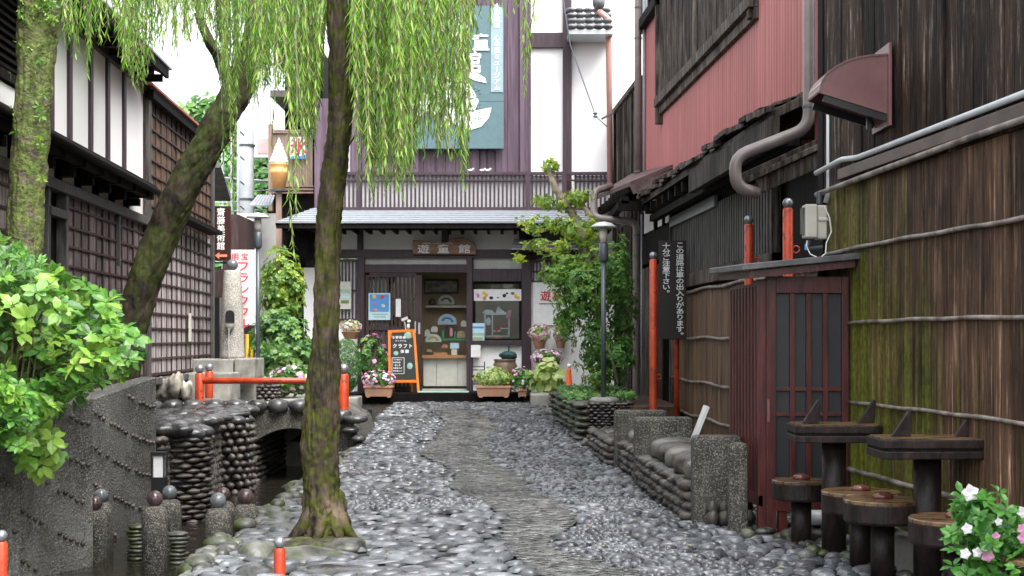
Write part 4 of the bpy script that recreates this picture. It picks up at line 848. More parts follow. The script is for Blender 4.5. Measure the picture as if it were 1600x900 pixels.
# ice cream display
Y = 26.8; ic = thing('ice_cream_display', 'giant soft ice cream cone model on a wooden post', 'display cone', (PX(436,Y), Y, .3)); x = PX(436,Y)
z0 = PZ(297,Y); q = MB(); q.lathe([(.11,0),(.165,.3),(.175,.32),(.175,.36),(.16,.37),(.165,.45),(.178,.47),(.178,.5),(.14,.5)], (x,Y,z0), 22); q.build('cone', M['waffle'], ic, smooth=True)
q = MB()
pr = [(.15,0)]
for k in range(6): r = .185-.024*k; pr += [(r, .03+k*.065), (r-.005, .06+k*.065), (r-.03, .075+k*.065)]
pr += [(.03,.43),(.0,.5)]; q.lathe(pr, (x,Y,z0+.49), 22); q.build('cream_swirl', M['white'], ic, smooth=True)
q = MB(); q.box(x-.05, x+.05, Y-.05, Y+.05, .3, z0-.02); q.build('post', M['cladding'], ic); q = MB(); q.lathe([(.19,0),(.19,.03),(0,.03)], (x,Y,z0-.03), 20); q.build('tray', M['greypost'], ic)
# white sign and corrugated roof, scaffold pipes
Y = 30; q = MB(); q.box(PX(395,Y), PX(422,Y), Y, Y+.1, PZ(246,Y), PZ(150,Y)); o = tag(q.build('white_shop_sign', M['white'], at=(PX(408,Y),Y,PZ(246,Y))), 'faded white and pink sign panel right of the utility pole', 'sign')
q = MB(); q.box(PX(402,Y), PX(420,Y), Y-.01, Y, PZ(240,Y), PZ(216,Y)); q.build('pink_print', M['petal_p'] if 0 else plain('washed_pink', (.8,.5,.5)), o)
Y = 27.5; q = MB()
for k in range(7): q.hexa([(PX(398+k*5,Y),Y-.6,PZ(327,Y)),(PX(402.6+k*5,Y),Y-.6,PZ(327,Y)),(PX(400+k*4,Y),Y+.4,PZ(303,Y)),(PX(397+k*4,Y),Y+.4,PZ(303,Y)),(PX(398+k*5,Y),Y-.6,PZ(325,Y)),(PX(402.6+k*5,Y),Y-.6,PZ(325,Y)),(PX(400+k*4,Y),Y+.4,PZ(301,Y)),(PX(397+k*4,Y),Y+.4,PZ(301,Y))])
o = tag(q.build('shed_roof', M['roofmetal'], at=(PX(415,Y),Y,PZ(327,Y))), 'pale corrugated shed roof below the ice cream cone', 'roof')
q = MB(); q.box(PX(362,Y), PX(430,Y), Y+.5, Y+.6, .3, PZ(330,Y)); tag(q.build('yard_wall', M['plaster_g']), 'grey yard wall behind the banner', 'wall')
q = MB()
for px in (348, 362, 372): q.tube([(PX(px,30),30,.3),(PX(px,30),30,7.6)], .03, 6)
for z in (3.2, 4.0, 4.8, 5.6): q.tube([(PX(330,30),30.05,z),(PX(430,30),30.05,z-.1)], .025, 6)
for k in range(9): q.tube([(PX(330,29.5),29.5,3.0+.17*k),(PX(425,29.5),29.5,2.8+.21*k)], .01, 4)
tag(q.build('pipe_scaffold', M['pvc'], smooth=True), 'thin white pipes and wires in front of the green hillside', 'scaffold')
q = MB(); q.box(PX(348,26), PX(372,26), 26, 28, .3, PZ(335,26)); q.box(PX(322,24.5), PX(350,24.5), 24.5, 26, .3, PZ(420,24.5)); tag(q.build('alley_house', M['batten']), 'narrow purple brown house wall behind the museum sign', 'house')
q = MB(); q.hexa([(PX(324,23.5),23.5,PZ(262,23.5)),(PX(346,23.5),23.5,PZ(262,23.5)),(PX(352,25),25.5,PZ(310,25)),(PX(324,25),25.5,PZ(310,25)),(PX(324,23.5),23.5,PZ(254,23.5)),(PX(342,23.5),23.5,PZ(254,23.5)),(PX(352,25),25.5,PZ(300,25)),(PX(324,25),25.5,PZ(300,25))]); tag(q.build('small_eave', M['slate']), 'dark little eave end above the museum sign', 'eave')
q = MB(); zz = .45
q.box(PX(333,22.9), PX(343,22.9), 22.9, 23.1, zz, PZ(465,22.9)); tag(q.build('gate_post', M['black']), 'black gate post left of the fountain pillar', 'post')
q = MB(); q.tube([(PX(386,23),23,.4),(PX(386,23),23,PZ(522,23))], .03, 8); q.tube([(PX(393,23),23,.4),(PX(393,23),23,PZ(542,23))], .03, 8); tag(q.build('yellow_barrier', M['yellow']), 'pair of joined yellow posts beside the fountain pillar', 'barrier')
# hillside
b = MB(); N = 26; 
hv = []; 
for i in range(N+1):
    for j in range(9):
        X_ = -40+80*i/N; Y_ = 38+j*9; z_ = -.5+j*1.5+1.2*mnoise.noise(Vector((X_*.1,Y_*.1,0))); hv.append((X_,Y_,z_))
b.add(hv, [(i*9+j,(i+1)*9+j,(i+1)*9+j+1,i*9+j+1) for i in range(N) for j in range(8)], .5); tag(b.build('hillside', M['soil']), kind='structure')
b = MB(); N = 5200; X = rng.uniform(-11, -3, N); t_ = rng.uniform(0, 1, N); tips = np.stack([X, 34+t_*5, .6+t_*7.0-rng.uniform(0,1.2,N)+.6*np.sin(X*1.3)], 1); rosettes(b, tips, np.tile([0,-.8,.6], (N,1))+rng.normal(0,.3,(N,3)), .3, 5)
tag(b.build('hillside_foliage', M['ivy']), 'dense green foliage on the hill behind the utility pole', kind='stuff')

# lamp posts
def lamp_post(x, Y, z0, ztop, label):
    t = thing('lamp_post', label, 'lamp post', (x, Y, z0), 'tall dark street lamps'); q = MB(); q.tube([(x,Y,z0),(x,Y,ztop-.52)], .032, 12); q.lathe([(.06,0),(.06,.03),(.035,.06)], (x,Y,z0), 14); q.build('pole', M['greypost'], t, smooth=True)
    q = MB(); q.lathe([(.035,0),(.055,.02),(.062,.04),(.062,.24),(.04,.26)], (x,Y,ztop-.54), 16); q.build('lamp_housing', M['greypost'], t, smooth=True)
    q = MB(); q.lathe([(.045,0),(.055,.1),(.05,.2)], (x,Y,ztop-.28), 16); q.build('lamp_glass', M['cream'], t, smooth=True)
    q = MB(); q.lathe([(.0,-.01),(.17,-.03),(.175,-.02),(.10,.03),(0,.05)], (x,Y,ztop-.05), 24); q.build('lamp_cap', M['pvc'], t, smooth=True)
    return t
lamp_post(PX(943,18.8), 18.8, .55, PZ(346,18.8), 'lamp post with round cap standing on the pebble pillar at right')
lamp_post(PX(403,21.2), 21.2, .5, PZ(332,21.2), 'lamp post with round cap in front of the white banner')

# ================================================================== LEFT BANK
def panel(pts_top, y0, x0, y1, x1, zt0, zt1, label):
    """one slab of the saw-tooth wall: its face runs from (x0,y0) to (x1,y1)"""
    t = thing('retaining_wall', label, 'wall', (x0, y0, -.6), 'saw-tooth pebble lined retaining walls')
    q = MB(); q.hexa([(x0,y0,-.7),(x1,y1,-.7),(x1-.16,y1+.12,-.7),(x0-.5,y0+.12,-.7),(x0,y0,zt0),(x1,y1,zt1),(x1-.16,y1+.12,zt1),(x0-.5,y0+.12,zt0)]); q.build('slab', M['agg_d'], t, bevel=.012)
    q = MB(); d = Vector((x1-x0, y1-y0, 0)); ln_ = d.length; d.normalize(); nrm = Vector((d.y, -d.x, 0))
    for r in range(6):
        n_ = int(ln_/.062); base = -.95+r*.33+random.uniform(-.04,.04)
        for k in range(n_):
            s_ = k/n_; z = base+.85*(1-s_)**1.35+random.uniform(-.008,.008)
            if z > zt0+(zt1-zt0)*s_-.08 or z < -.4 or random.random() < .12: continue
            p = Vector((x0,y0,0))+d*(s_*ln_)+nrm*.006; q.ell((p.x,p.y,z), (.024,.022,.019), random.uniform(0,3), 7, 5)
    q.build('pebble_lines', M['pebble'], t, smooth=True)
panel(0, 8.6, -3.95, 9.9, -3.42, .8, .84, 'nearest dark aggregate wall slab behind the low orange post')
panel(0, 10.1, -3.95, 11.35, -3.34, .78, .92, 'dark aggregate wall slab below the hydrangea, with curved pebble rows')
panel(0, 11.6, -3.95, 13.6, -3.4, .72, 1.03, 'aggregate wall slab beside the stacked pebble column, with curved pebble rows')
panel(0, 6.6, -3.95, 8.3, -3.45, .78, .82, 'aggregate wall slab at the picture edge by the leafy bank')
# stacked pebble columns
def pebcol(x, Y, z0, z1, r, rows, label, cap=True, parts='pebble_column', pa=.05, arc=None, m='pebble', cat='stone column', grp=None):
    t = thing(parts, label, cat, (x, Y, z0), grp); q = MB(); q.lathe([(r*.9,z0),(r*.9,z1)], (x,Y,0), 20); q.build('core', M['mortar'], t)
    q = MB(); h = (z1-z0)/rows
    for i in range(rows):
        n_ = int(2*math.pi*r/(pa*2)); 
        for k in range(n_):
            a = 2*math.pi*(k+.5*(i%2))/n_+random.uniform(-.03,.03); q.ell((x+r*math.cos(a), Y+r*math.sin(a), z0+(i+.5)*h+.1*h*math.sin(a*3+i)), (h*.8+.02+random.uniform(-.012,.014), pa*random.uniform(.85,1.25), h*random.uniform(.44,.58)), a+random.uniform(-.15,.15), 10, 7, .22)
    q.build('pebble_rows', M[m], t, smooth=True)
    if cap:
        for k in range(cap if cap > 1 else 6):
            a = -2.8+k*5.6/(cap if cap > 1 else 6); q = MB(); q.ell((x+r*.62*math.cos(a), Y+r*.62*math.sin(a), z1+.035), (r*.62, r*.42, .075), a+random.uniform(-.2,.2), 14, 9, .15, tilt=random.uniform(-.1,.1)); q.build('cap_stone', M['wetrock'], t, smooth=True)
        q = MB(); q.ell((x, Y+r*.2, z1+.05), (r*.55,r*.5,.06), 0, 14, 8, .1); q.build('cap_stone', M['wetrock'], t, smooth=True)
    return t
pebcol(-3.36, 14.3, -.6, .42, .3, 20, 'nearer of the two stacked pebble columns standing in the canal', cap=8, pa=.085)
pebcol(-3.44, 16.8, -.6, .40, .34, 12, 'farther and wider of the two stacked pebble columns in the canal', cap=8, pa=.05)
# canal wall between the columns and the bridge
def stackwall(p0, p1, z0, z1, rows, pl, label, m='pebble', name='pebble_wall', th=.12):
    t = thing(name, label, 'stone wall', (p0[0], p0[1], z0)); a = Vector((*p0,0)); c = Vector((*p1,0)); d = c-a; ln_ = d.length; d.normalize(); nr = Vector((d.y,-d.x,0)); ang = math.atan2(d.y, d.x)
    q = MB(); q.ext([a-nr*.0+Vector((0,0,z0)), c+Vector((0,0,z0)), c-nr*.4+Vector((0,0,z0)), a-nr*.4+Vector((0,0,z0))], (0,0,z1-z0)); q.build('backing', M['mortar'], t)
    q = MB(); h = (z1-z0)/rows
    for i in range(rows):
        n_ = int(ln_/(pl*2))
        for k in range(n_+1): p = a+d*((k+.5*(i%2))*pl*2)+nr*.01; q.ell((p.x,p.y,z0+(i+.5)*h), (pl*random.uniform(.85,1.2), th*random.uniform(.5,.72), h*random.uniform(.44,.58)), ang+random.uniform(-.12,.12), 10, 7, .2)
    q.build('pebble_rows', M[m], t, smooth=True); return t
stackwall((-3.42,13.7), (-3.42,18.0), -.6, .45, 13, .055, 'dark pebble canal wall between the two stacked columns')
stackwall((-3.28,18.1), (-3.28,21.4), -.6, .42, 14, .06, 'shadowed pebble wall inside the arch of the bridge')
stackwall((-3.3,20.3), (-2.0,20.3), -.6, .38, 13, .06, 'dark pebble wall at the back of the arch')
# bridge
Y = 18.0; br = thing('stone_arch_bridge', 'low stone bridge with shallow arch and rounded stone kerb over the canal', 'bridge', (-2.7, Y, -.4))
x0, x1 = PX(390,Y), PX(522,Y); zs, zt_ = PZ(700,Y), PZ(669,Y); n = 16
pts = [(x0+(x1-x0)*k/n, zs+(zt_-zs)*math.sin(math.pi*k/n)**.7) for k in range(n+1)]
q = MB(); zk = PZ(641,Y)
for (xa, za), (xb, zb_) in zip(pts[:-1], pts[1:]): q.hexa([(xa,Y,za),(xb,Y,zb_),(xb,Y+2.2,zb_),(xa,Y+2.2,za),(xa,Y,zk),(xb,Y,zk),(xb,Y+2.2,zk),(xa,Y+2.2,zk)], rnd=.5)
q.box(-3.5, x0, Y, Y+2.2, -.7, zk, rnd=.5); q.hexa([(x1,Y,-.7),(PX(570,Y),Y+.0,-.1),(PX(570,Y),Y+2.2,-.1),(x1,Y+2.2,-.7),(x1,Y,zk),(PX(552,Y),Y,zk-.16),(PX(552,Y),Y+2.2,zk-.16),(x1,Y+2.2,zk)], rnd=.5)
q.build('arch_wall', M['agg'], br)
for k in range(10):
    px = 236+k*33; zc_ = PZ(635,Y) if px < 525 else PZ(650,Y)
    q = MB(); q.ell((PX(px,Y), Y+.03, zc_), (.138, .16, .092), random.uniform(-.1,.1), 14, 8, .1, sq=.8); q.build('kerb_stone', M['wetrock'], br, smooth=True)
for px, py, rx, rz in ((556,655,.16,.06),(548,672,.11,.05),(560,685,.1,.05),(563,697,.09,.05)):
    q = MB(); q.ell((PX(px,Y-.15), Y-.15, PZ(py,Y-.15)), (rx,.14,rz), 0, 12, 8, .1); q.build('end_stone', M['wetrock'], br, smooth=True)
q = MB(); q.tube([(PX(412,19),19,PZ(668,19)),(PX(411,19),19,WZ)], .004, 5); tag(q.build('water_trickle', M['pvc']), 'thin trickle of water falling under the bridge', 'water trickle')
# orange railing
rl = thing('bridge_railing', 'orange railing with silver ball topped posts across the stone bridge', 'railing', (PX(430,Y), Y+.1, .5))
def rpost(px, Y, pyt, pyb, r, rb, parent, name='post', m='orange', bm='ball'):
    x = PX(px,Y); q = MB(); zt, zb = PZ(pyt,Y), PZ(pyb,Y); q.lathe([(r,0),(r,zt-zb-.015),(r*.8,zt-zb),(0,zt-zb)], (x,Y,zb), 18); o = q.build(name, M[m], parent, smooth=True)
    md = o.modifiers.new('split', 'EDGE_SPLIT'); md.split_angle = R(50)
    q = MB(); q.ell((x,Y,zt+rb*.9), (rb,)*3, 0, 18, 12); q.build('ball', M[bm], o, smooth=True); return o
rpost(312, Y+.1, 583, 628, .058, .058, rl); rpost(327, Y+1.5, 580, 622, .055, .058, rl); rpost(537, Y+.1, 584, 639, .066, .068, rl)
q = MB(); q.tube([(PX(312,Y+.1),Y+.1,PZ(595,Y+.1)),(PX(537,Y+.1),Y+.1,PZ(595,Y+.1))], .042, 14); q.build('rail', M['orange'], rl, smooth=True)
# beyond the bridge
pebcol(PX(405,21.3), 21.3, .3, PZ(600,21.3), .27, 8, 'low drum of stacked pebbles behind the orange railing', cap=0, pa=.045, cat='stone drum', parts='pebble_drum')
bush('flower_bed', (PX(462,21.6), 21.6, .78), (.42,.25,.22), 120, .08, M['bushleaf'], 'bed of pink and white flowers left of the willow trunk', 'plant', fl=pk, nf=60, fsize=.04)
bush('side_shrub', (PX(440,23.2), 23.2, 1.15), (.55,.45,.75), 420, .11, M['bushleaf'], 'broad leafy shrub at the foot of the lamp by the banner', 'shrub', surf=.5)
bush('tall_shrub', (PX(440,23.8), 23.8, 2.2), (.42,.4,.75), 300, .10, M['maple'], 'tall light green shrub under the shop roof corner', 'shrub', surf=.3)
q = MB(); q.box(PX(480,24), PX(560,24), 23.9, 24.6, .15, .4); tag(q.build('planter_kerb', M['conc'], bevel=.02), 'low concrete kerb under the clipped round shrub', 'kerb')

# bollards in the canal
def boll(px, Y, ym, label, bm):
    x = PX(px,Y); t = thing('stone_bollard', label, 'bollard', (x,Y,-.7), 'ball topped stone bollards in the canal'); q = MB(); zt = PZ(ym,Y); r = .1
    q.lathe([(r,0),(r,zt+.7-.09),(r*.93,zt+.7-.05),(r*.7,zt+.7-.015),(r*.3,zt+.7),(0,zt+.7)], (x,Y,-.7), 20); q.build('shaft', M['agg'], t, smooth=True)
    q = MB(); q.ell((x,Y,zt+.05), (.062,)*3, 0, 20, 12); q.build('ball', M[bm], t, smooth=True)
boll(242, 11.05, 789, 'stone bollard with dark red ball in front of the small black light', 'ball_d')
boll(265, 12.0, 779, 'stone bollard with grey ball just behind the small black light', 'ball_g')
boll(341, 11.05, 792, 'stone bollard with grey ball, middle of the canal row', 'ball_g')
boll(349, 12.1, 782, 'stone bollard with black ball half hidden behind the middle one', 'ball_d')
boll(384, 11.2, 786, 'stone bollard with dark brown ball beside the mossy boulders', 'ball_d')
boll(158, 12.0, 784, 'stone bollard with grey ball against the pebble lined wall', 'ball_g')
boll(148, 11.6, 796, 'stone bollard with dark ball at the edge of the pebble lined wall', 'ball_d')
for px, Y, zt, t in ((279,11.5,-.28,'little tower of flat mossy stones right of the red ball bollard'),(214,11.7,-.25,'little tower of flat mossy stones left of the red ball bollard')):
    q = MB(); z = -.6
    while z < zt+.1: q.ell((PX(px,Y)+random.uniform(-.01,.01),Y,z), (random.uniform(.07,.1),.08,.022), random.uniform(0,3), 12, 7, .15); z += .032
    tag(q.build('stone_stack', M['boulder'], smooth=True), t, 'stone stack')
# bollard light
Y = 12.7; x = PX(249,Y); bl = thing('path_light', 'small black square garden light with white panel in the canal', 'garden light', (x,Y,-.5)); q = MB(); q.box(x-.06, x+.06, Y-.06, Y+.06, -.6, PZ(745,Y)); q.build('body', M['black'], bl, bevel=.004)
q = MB(); q.box(x-.042, x+.042, Y-.042, Y+.042, PZ(745,Y), PZ(711,Y)); q.build('light_panel', M['white'], bl)
q = MB(); q.box(x-.062, x+.062, Y-.062, Y+.062, PZ(711,Y), PZ(706,Y))
for a in (-1,1):
    for c in (-1,1): q.box(x+a*.055-.006, x+a*.055+.006, Y+c*.055-.006, Y+c*.055+.006, PZ(745,Y), PZ(711,Y))
q.build('cage', M['black'], bl)
# orange posts at the bottom edge
for px, pyt, Y, t in ((437,856,8.6,'short orange post with silver ball in front of the centre willow'),(2,846,8.3,'short orange post with silver ball at the left picture edge')):
    p_ = thing('orange_post', t, 'post', (PX(px,Y),Y,-.1), 'short orange posts by the canal'); rpost(px, Y, pyt, 528+1.5*F/Y, .036, .036, p_, 'shaft')
# boulders on the canal edge
bs_ = [(452,788,44,22,12.2,'dark wet boulder left of the willow trunk'),(500,772,40,14,13.4,'flat dark boulder behind the willow trunk'),(438,810,54,16,11.2,'flat olive boulder beside the brown ball bollard'),(446,826,74,24,10.7,'large olive boulder left of the trunk base'),(436,845,80,22,10.2,'long flat mossy boulder above the orange post'),(405,868,60,50,9.4,'big round mossy boulder left of the orange post'),(475,868,110,34,9.3,'wide grey boulder right of the orange post'),(520,892,130,26,8.7,'flat wet grey slab at the bottom edge'),(400,900,70,40,8.6,'dark boulder at the waterline by the orange post'),(540,850,60,14,9.6,'low pale stone at the right foot of the willow'),(470,757,50,14,14.5,'thin flat rock lying by the pond water')]
for px, py, w_, h_, Y, t in bs_:
    q = MB(); q.ell((PX(px,Y), Y, PZ(py,Y)-.03), (w_*Y/F/2*1.15, .17+.0006*w_, max(.07, h_*Y/F/2*1.2)), random.uniform(-.2,.2), 20, 12, .28); tag(q.build('boulder', M['wetrock' if 'dark' in t or 'wet' in t else 'boulder'], smooth=True), t, 'boulder', 'boulders along the canal edge')
q = MB()
for k in range(120):
    a = random.uniform(0, 6.28); y = random.uniform(8.3, 17.8); q.ell((XE-.02+random.uniform(-.1,.06), y, -.03+random.uniform(-.04,.03)), (random.uniform(.06,.12),random.uniform(.05,.09),.05), a, 10, 6, .2)
tag(q.build('edge_stones', M['boulder'], smooth=True), 'rounded stones lining the canal edge', kind='stuff')
q = MB(); q.ell((PX(500,9.8), 9.85, -.02), (.34,.25,.035), 0, 20, 8, .35); tag(q.build('soil_patch', mat('mossy_soil', (.012,.009,.005), (.05,.035,.02), scale=14, rough=.9, bump=.01, bscale=50, moss=(.07,.1,.015), moss_amt=.47, moss_scale=9), smooth=True), kind='structure')

# big flat stones covering the terrace between the columns and the bridge
q = MB()
for k in range(70):
    y = random.uniform(13.9, 17.8); x = -3.3-abs(random.gauss(0,.35)); q.ell((x, y, .5), (random.uniform(.14,.24), random.uniform(.12,.2), random.uniform(.05,.08)), random.uniform(-.4,.4), 14, 8, .2)
tag(q.build('terrace_stones', M['wetrock'], smooth=True), 'large flat wet stones covering the low terrace beside the bridge', kind='stuff')
# ================================================================== RIGHT: RED HOUSE
rh = thing('red_house', 'two storey house with faded red corrugated wall and dark slatted windows', 'house', (2.6, 17, 0))
def corr(mb, Lx, y0, y1, o, z0, z1, wl=.11, am=.009, per=4):
    n = int((y1-y0)/wl*per); V = []; 
    for i in range(n+1):
        y = y0+(y1-y0)*i/n; k = [-1,-1,1,1][i % 4] if per == 4 else math.sin(i)
        for z in (z0, z1 if not callable(z1) else z1(y)): V.append(SK(Lx, y, o+k*am*-1, z))
    mb.add(V, [(2*i,2*i+2,2*i+3,2*i+1) for i in range(n)], rnd=np.array([((i//40)*.37) % 1 for i in range(n)]))
b = MB(); b.sk(RR, 12.2, 22.9, .06, 4, .0, 8.5); b.build('core_wall', M['dkwood'], rh)
b = MB(); corr(b, RR, 12.2, 14.7, 0, 3.2, 9.0); corr(b, RR, 14.7, 20.95, 0, 3.2, 4.92); corr(b, RR, 20.95, 22.9, 0, 3.2, 6.35); b.build('corrugated_wall', M['red'], rh)
b = MB(); corr(b, RR, 12.2, 14.2, -.012, 3.1, 9); b.build('overlap_sheet', M['red'], rh)
# upper slatted window
b = MB(); b.sk(RR, 14.78, 20.9, .0, .05, 4.9, 9); w1 = b.build('upper_window', M['dkwood'], rh)
b = MB(); y = 14.85
while y < 20.9: b.sk(RR, y, y+.05, -.05, .0, 4.95, 9); y += .1
b.build('slats', M['oldwood'], w1)
b = MB(); b.sk(RR, 14.6, 21.0, -.12, .02, 4.8, 4.93); b.sk(RR, 14.6, 21.0, -.06, .02, 4.68, 4.8); b.sk(RR, 20.9, 21.02, -.1, .02, 4.55, 9); b.sk(RR, 14.66, 14.78, -.1, .02, 4.7, 9); b.sk(RR, 18, 18.1, -.07, .02, 4.9, 9); b.build('window_frame', M['oldwood'], w1, bevel=.008)
b = MB(); b.sk(RR, 20.9, 22.95, -.12, .02, 6.3, 6.45); b.build('upper_trim', M['dkwood'], rh)
b = MB(); b.sk(RR, 21.05, 22.9, -.0, .03, 6.45, 9); b.build('upper_plaster', M['plaster'], rh)
b = MB()
for y in (21.3, 22.0, 22.8): b.sk(RR, y, y+.12, -.05, -.0, 6.45, 9)
b.build('upper_posts', M['dkwood'], rh)
# the old eave: rafters, layered shingles, fascia
b = MB(); y = 12.25
while y < 20.3:
    ln_ = random.uniform(.16, .34); top = 3.52+random.uniform(-.02,.02)
    jz = random.uniform(-.035,.03); jo = random.uniform(-.07,.03)
    for k in range(4):
        o_ = -.46+.1*k+random.uniform(-.015,.015)+(jo if k < 2 else 0); b.hexa([SK(RR,y+.01,o_,3.37+jz+.045*k),SK(RR,y+ln_+.03,o_,3.375+jz+.045*k),SK(RR,y+ln_+.03,o_+.2,3.42+jz+.045*k),SK(RR,y+.01,o_+.2,3.42+jz+.045*k),SK(RR,y+.01,o_,3.42+jz+.045*k),SK(RR,y+ln_+.03,o_,3.425+jz+.045*k),SK(RR,y+ln_+.03,o_+.2,3.47+jz+.045*k),SK(RR,y+.01,o_+.2,3.47+jz+.045*k)])
    y += ln_*.9
b.build('layered_shingles', M['oldwood'], rh, bevel=.003)
b = MB(); b.hexa([SK(RR,12.2,-.42,3.28),SK(RR,20.3,-.42,3.28),SK(RR,20.3,.06,3.5),SK(RR,12.2,.06,3.5),SK(RR,12.2,-.42,3.36),SK(RR,20.3,-.42,3.36),SK(RR,20.3,.06,3.6),SK(RR,12.2,.06,3.6)], rnd=.3)
b.sk(RR, 12.2, 16.2, -.45, -.37, 3.05, 3.3)
b.bar((PX(1150,12.12),12.12,PZ(280,12.12)), (PX(1286,12.12),12.12,PZ(218,12.12)), .05, .05, rnd=.2); b.bar((PX(1155,12.1),12.1,PZ(287,12.1)), (PX(1286,12.1),12.1,PZ(226,12.1)), .07, .05, rnd=.8)
b.bar((PX(1185,12.14),12.14,PZ(291,12.14)), (PX(1286,12.14),12.14,PZ(247,12.14)), .04, .13, rnd=.5)
b.build('eave_boards', M['oldwood'], rh, bevel=.006)
b = MB(); y = 12.4
while y < 20.2: b.sk(RR, y, y+.08, -.4, .0, 3.14, 3.26); y += .5
b.sk(RR, 12.2, 20.2, -.3, -.2, 3.05, 3.14); b.build('rafters', M['dkwood'], rh)
# lower slat window and boards
b = MB(); b.sk(RR, 12.2, 22.9, .03, .05, .0, 3.3); b.build('inner_wall', M['dkwood'], rh)
b = MB(); b.sk(RR, 13.7, 19.7, .0, .02, 2.2, 3.1); w2 = b.build('lower_window', M['dkwood'], rh)
b = MB(); y = 13.75
while y < 19.7: b.sk(RR, y, y+.055, -.06, .0, 2.24, 2.98); y += .125
b.build('slats', M['slatgrey'], w2)
b = MB(); b.sk(RR, 13.7, 19.75, -.09, .02, 2.06, 2.23); b.sk(RR, 13.7, 13.82, -.09, .02, 2.0, 3.05); b.sk(RR, 19.68, 19.8, -.09, .02, 0, 3.1); b.build('window_frame', M['oldwood'], w2, bevel=.006)
b = MB(); b.sk(RR, 16.5, 19.7, -.1, -.06, 2.93, 3.06); b.build('flashing', M['roofmetal'], w2)
b = MB(); y = 12.2
while y < 19.68: wd_ = random.uniform(.13,.22); b.sk(RR, y+.004, min(y+wd_, 19.68), random.uniform(-.035,-.02), .02, .0, 2.03); y += wd_
b.build('lower_boards', M['plank'], rh, bevel=.003)
for z, dz in ((2.0,.0),(1.38,.02),(.88,-.03),(.42,.0)):
    b = MB(); b.tube([SK(RR,y,-.06,z+dz+.012*math.sin(y*3)) for y in np.arange(12.2, 19.75, .3)], [.02+.003*math.sin(k*2.1) for k in range(len(np.arange(12.2,19.75,.3)))], 7); b.build('batten_pole', M['bamboo'], rh, smooth=True)
b = MB()
for y, wd_ in ((19.8,.18),(20.5,.12),(21.3,.14),(22.75,.15)): b.sk(RR, y, y+wd_, -.06, .03, .05, 3.4)
b.sk(RR, 19.8, 22.9, -.07, .03, 2.55, 3.0); b.build('door_posts', M['dkwood'], rh, bevel=.005)
b = MB(); corr(b, RR, 20.6, 21.3, -.02, .1, 2.5, .09, .01); b.build('maroon_door', M['reddoor'], rh)
b = MB(); b.sk(RR, 20.0, 20.5, -.03, .02, 3.05, 3.4); b.sk(RR, 20.65, 21.2, -.03, .02, 3.05, 3.4); b.sk(RR, 21.5, 22.6, -.03, .02, 3.05, 3.5); b.build('plaster_strip', M['plaster'], rh)
b = MB(); y = 21.45
while y < 22.7: b.sk(RR, y, y+.15, -.04, .02, .1, 2.5); y += .16
b.build('side_boards', M['oldwood'], rh)
# dark plank wall beyond
fw = thing('far_plank_house', 'dark weathered plank house between the shop and the red wall', 'house', (2.1, 24.5, .2)); b = MB(); y = 22.95
while y < 27.2: b.sk(RR, y+.006, y+.15, random.uniform(-.03,.0), .1, .1, 5.55-.0*y); y += .16
b.build('plank_wall', M['oldwood'], fw, bevel=.004); b = MB(); b.sk(RR, 22.95, 27.2, .1, 4, .1, 5.5); b.build('core_wall', M['dkwood'], fw)
b = MB(); b.sk(RR, 22.9, 27.3, -.08, .2, 5.55, 5.63); y = 23
while y < 27: b.sk(RR, y, y+.05, -.05, -.03, .2, 5.5); y += .48
b.build('cover_battens', M['oldwood'], fw)
# porch roof
pr_ = thing('porch_roof', 'small porch roof with carved fascia board over the house entrance', 'porch roof', (2.0, 22, 3.4)); b = MB()
Yn, Yf = 20.0, 24.2; zn = lambda y: 3.42+.0*y
b.hexa([(PX(985,Yn),Yn,PZ(291,Yn)),(PX(932,Yf),Yf,PZ(312,Yf)),(RR[0]+RR[1]*Yf,Yf,PZ(312,Yf)+.38),(PX(1053,Yn),Yn,PZ(262,Yn)),(PX(985,Yn),Yn,PZ(284,Yn)),(PX(932,Yf),Yf,PZ(305,Yf)),(RR[0]+RR[1]*Yf,Yf,PZ(305,Yf)+.38),(PX(1053,Yn),Yn,PZ(256,Yn))], rnd=.5); b.build('roof_sheet', mat('dark_maroon_roof', (.05,.025,.024), (.1,.05,.045)), pr_)
b = MB(); b.ext([(PX(990,Yn),Yn-.02,PZ(303,Yn)),(PX(1020,Yn),Yn-.02,PZ(296,Yn)),(PX(1053,Yn),Yn-.02,PZ(297,Yn)),(PX(1053,Yn),Yn-.02,PZ(264,Yn)),(PX(984,Yn),Yn-.02,PZ(290,Yn))], (0,.07,0)); b.build('fascia_board', M['oldwood'] if 0 else mat('carved_brown', (.06,.035,.035), (.14,.09,.085), scale=7, bump=.006, bscale=20), pr_)
b = MB()
for k in range(9):
    y = Yn+.25+k*.47; b.hexa([(RR[0]+RR[1]*y,y,3.7),(RR[0]+RR[1]*y,y+.07,3.7),(PX(975,Yn)-.1-.02*k,y+.07,3.4),(PX(975,Yn)-.1-.02*k,y,3.4),(RR[0]+RR[1]*y,y,3.78),(RR[0]+RR[1]*y,y+.07,3.78),(PX(975,Yn)-.1-.02*k,y+.07,3.48),(PX(975,Yn)-.1-.02*k,y,3.48)])
b.box(1.55, 1.65, Yn+.1, Yf-.1, 3.3, 3.4); b.box(1.5, 2.2, Yn+.1, Yn+.18, 3.2, 3.34); b.build('rafters', M['dkwood'], pr_)
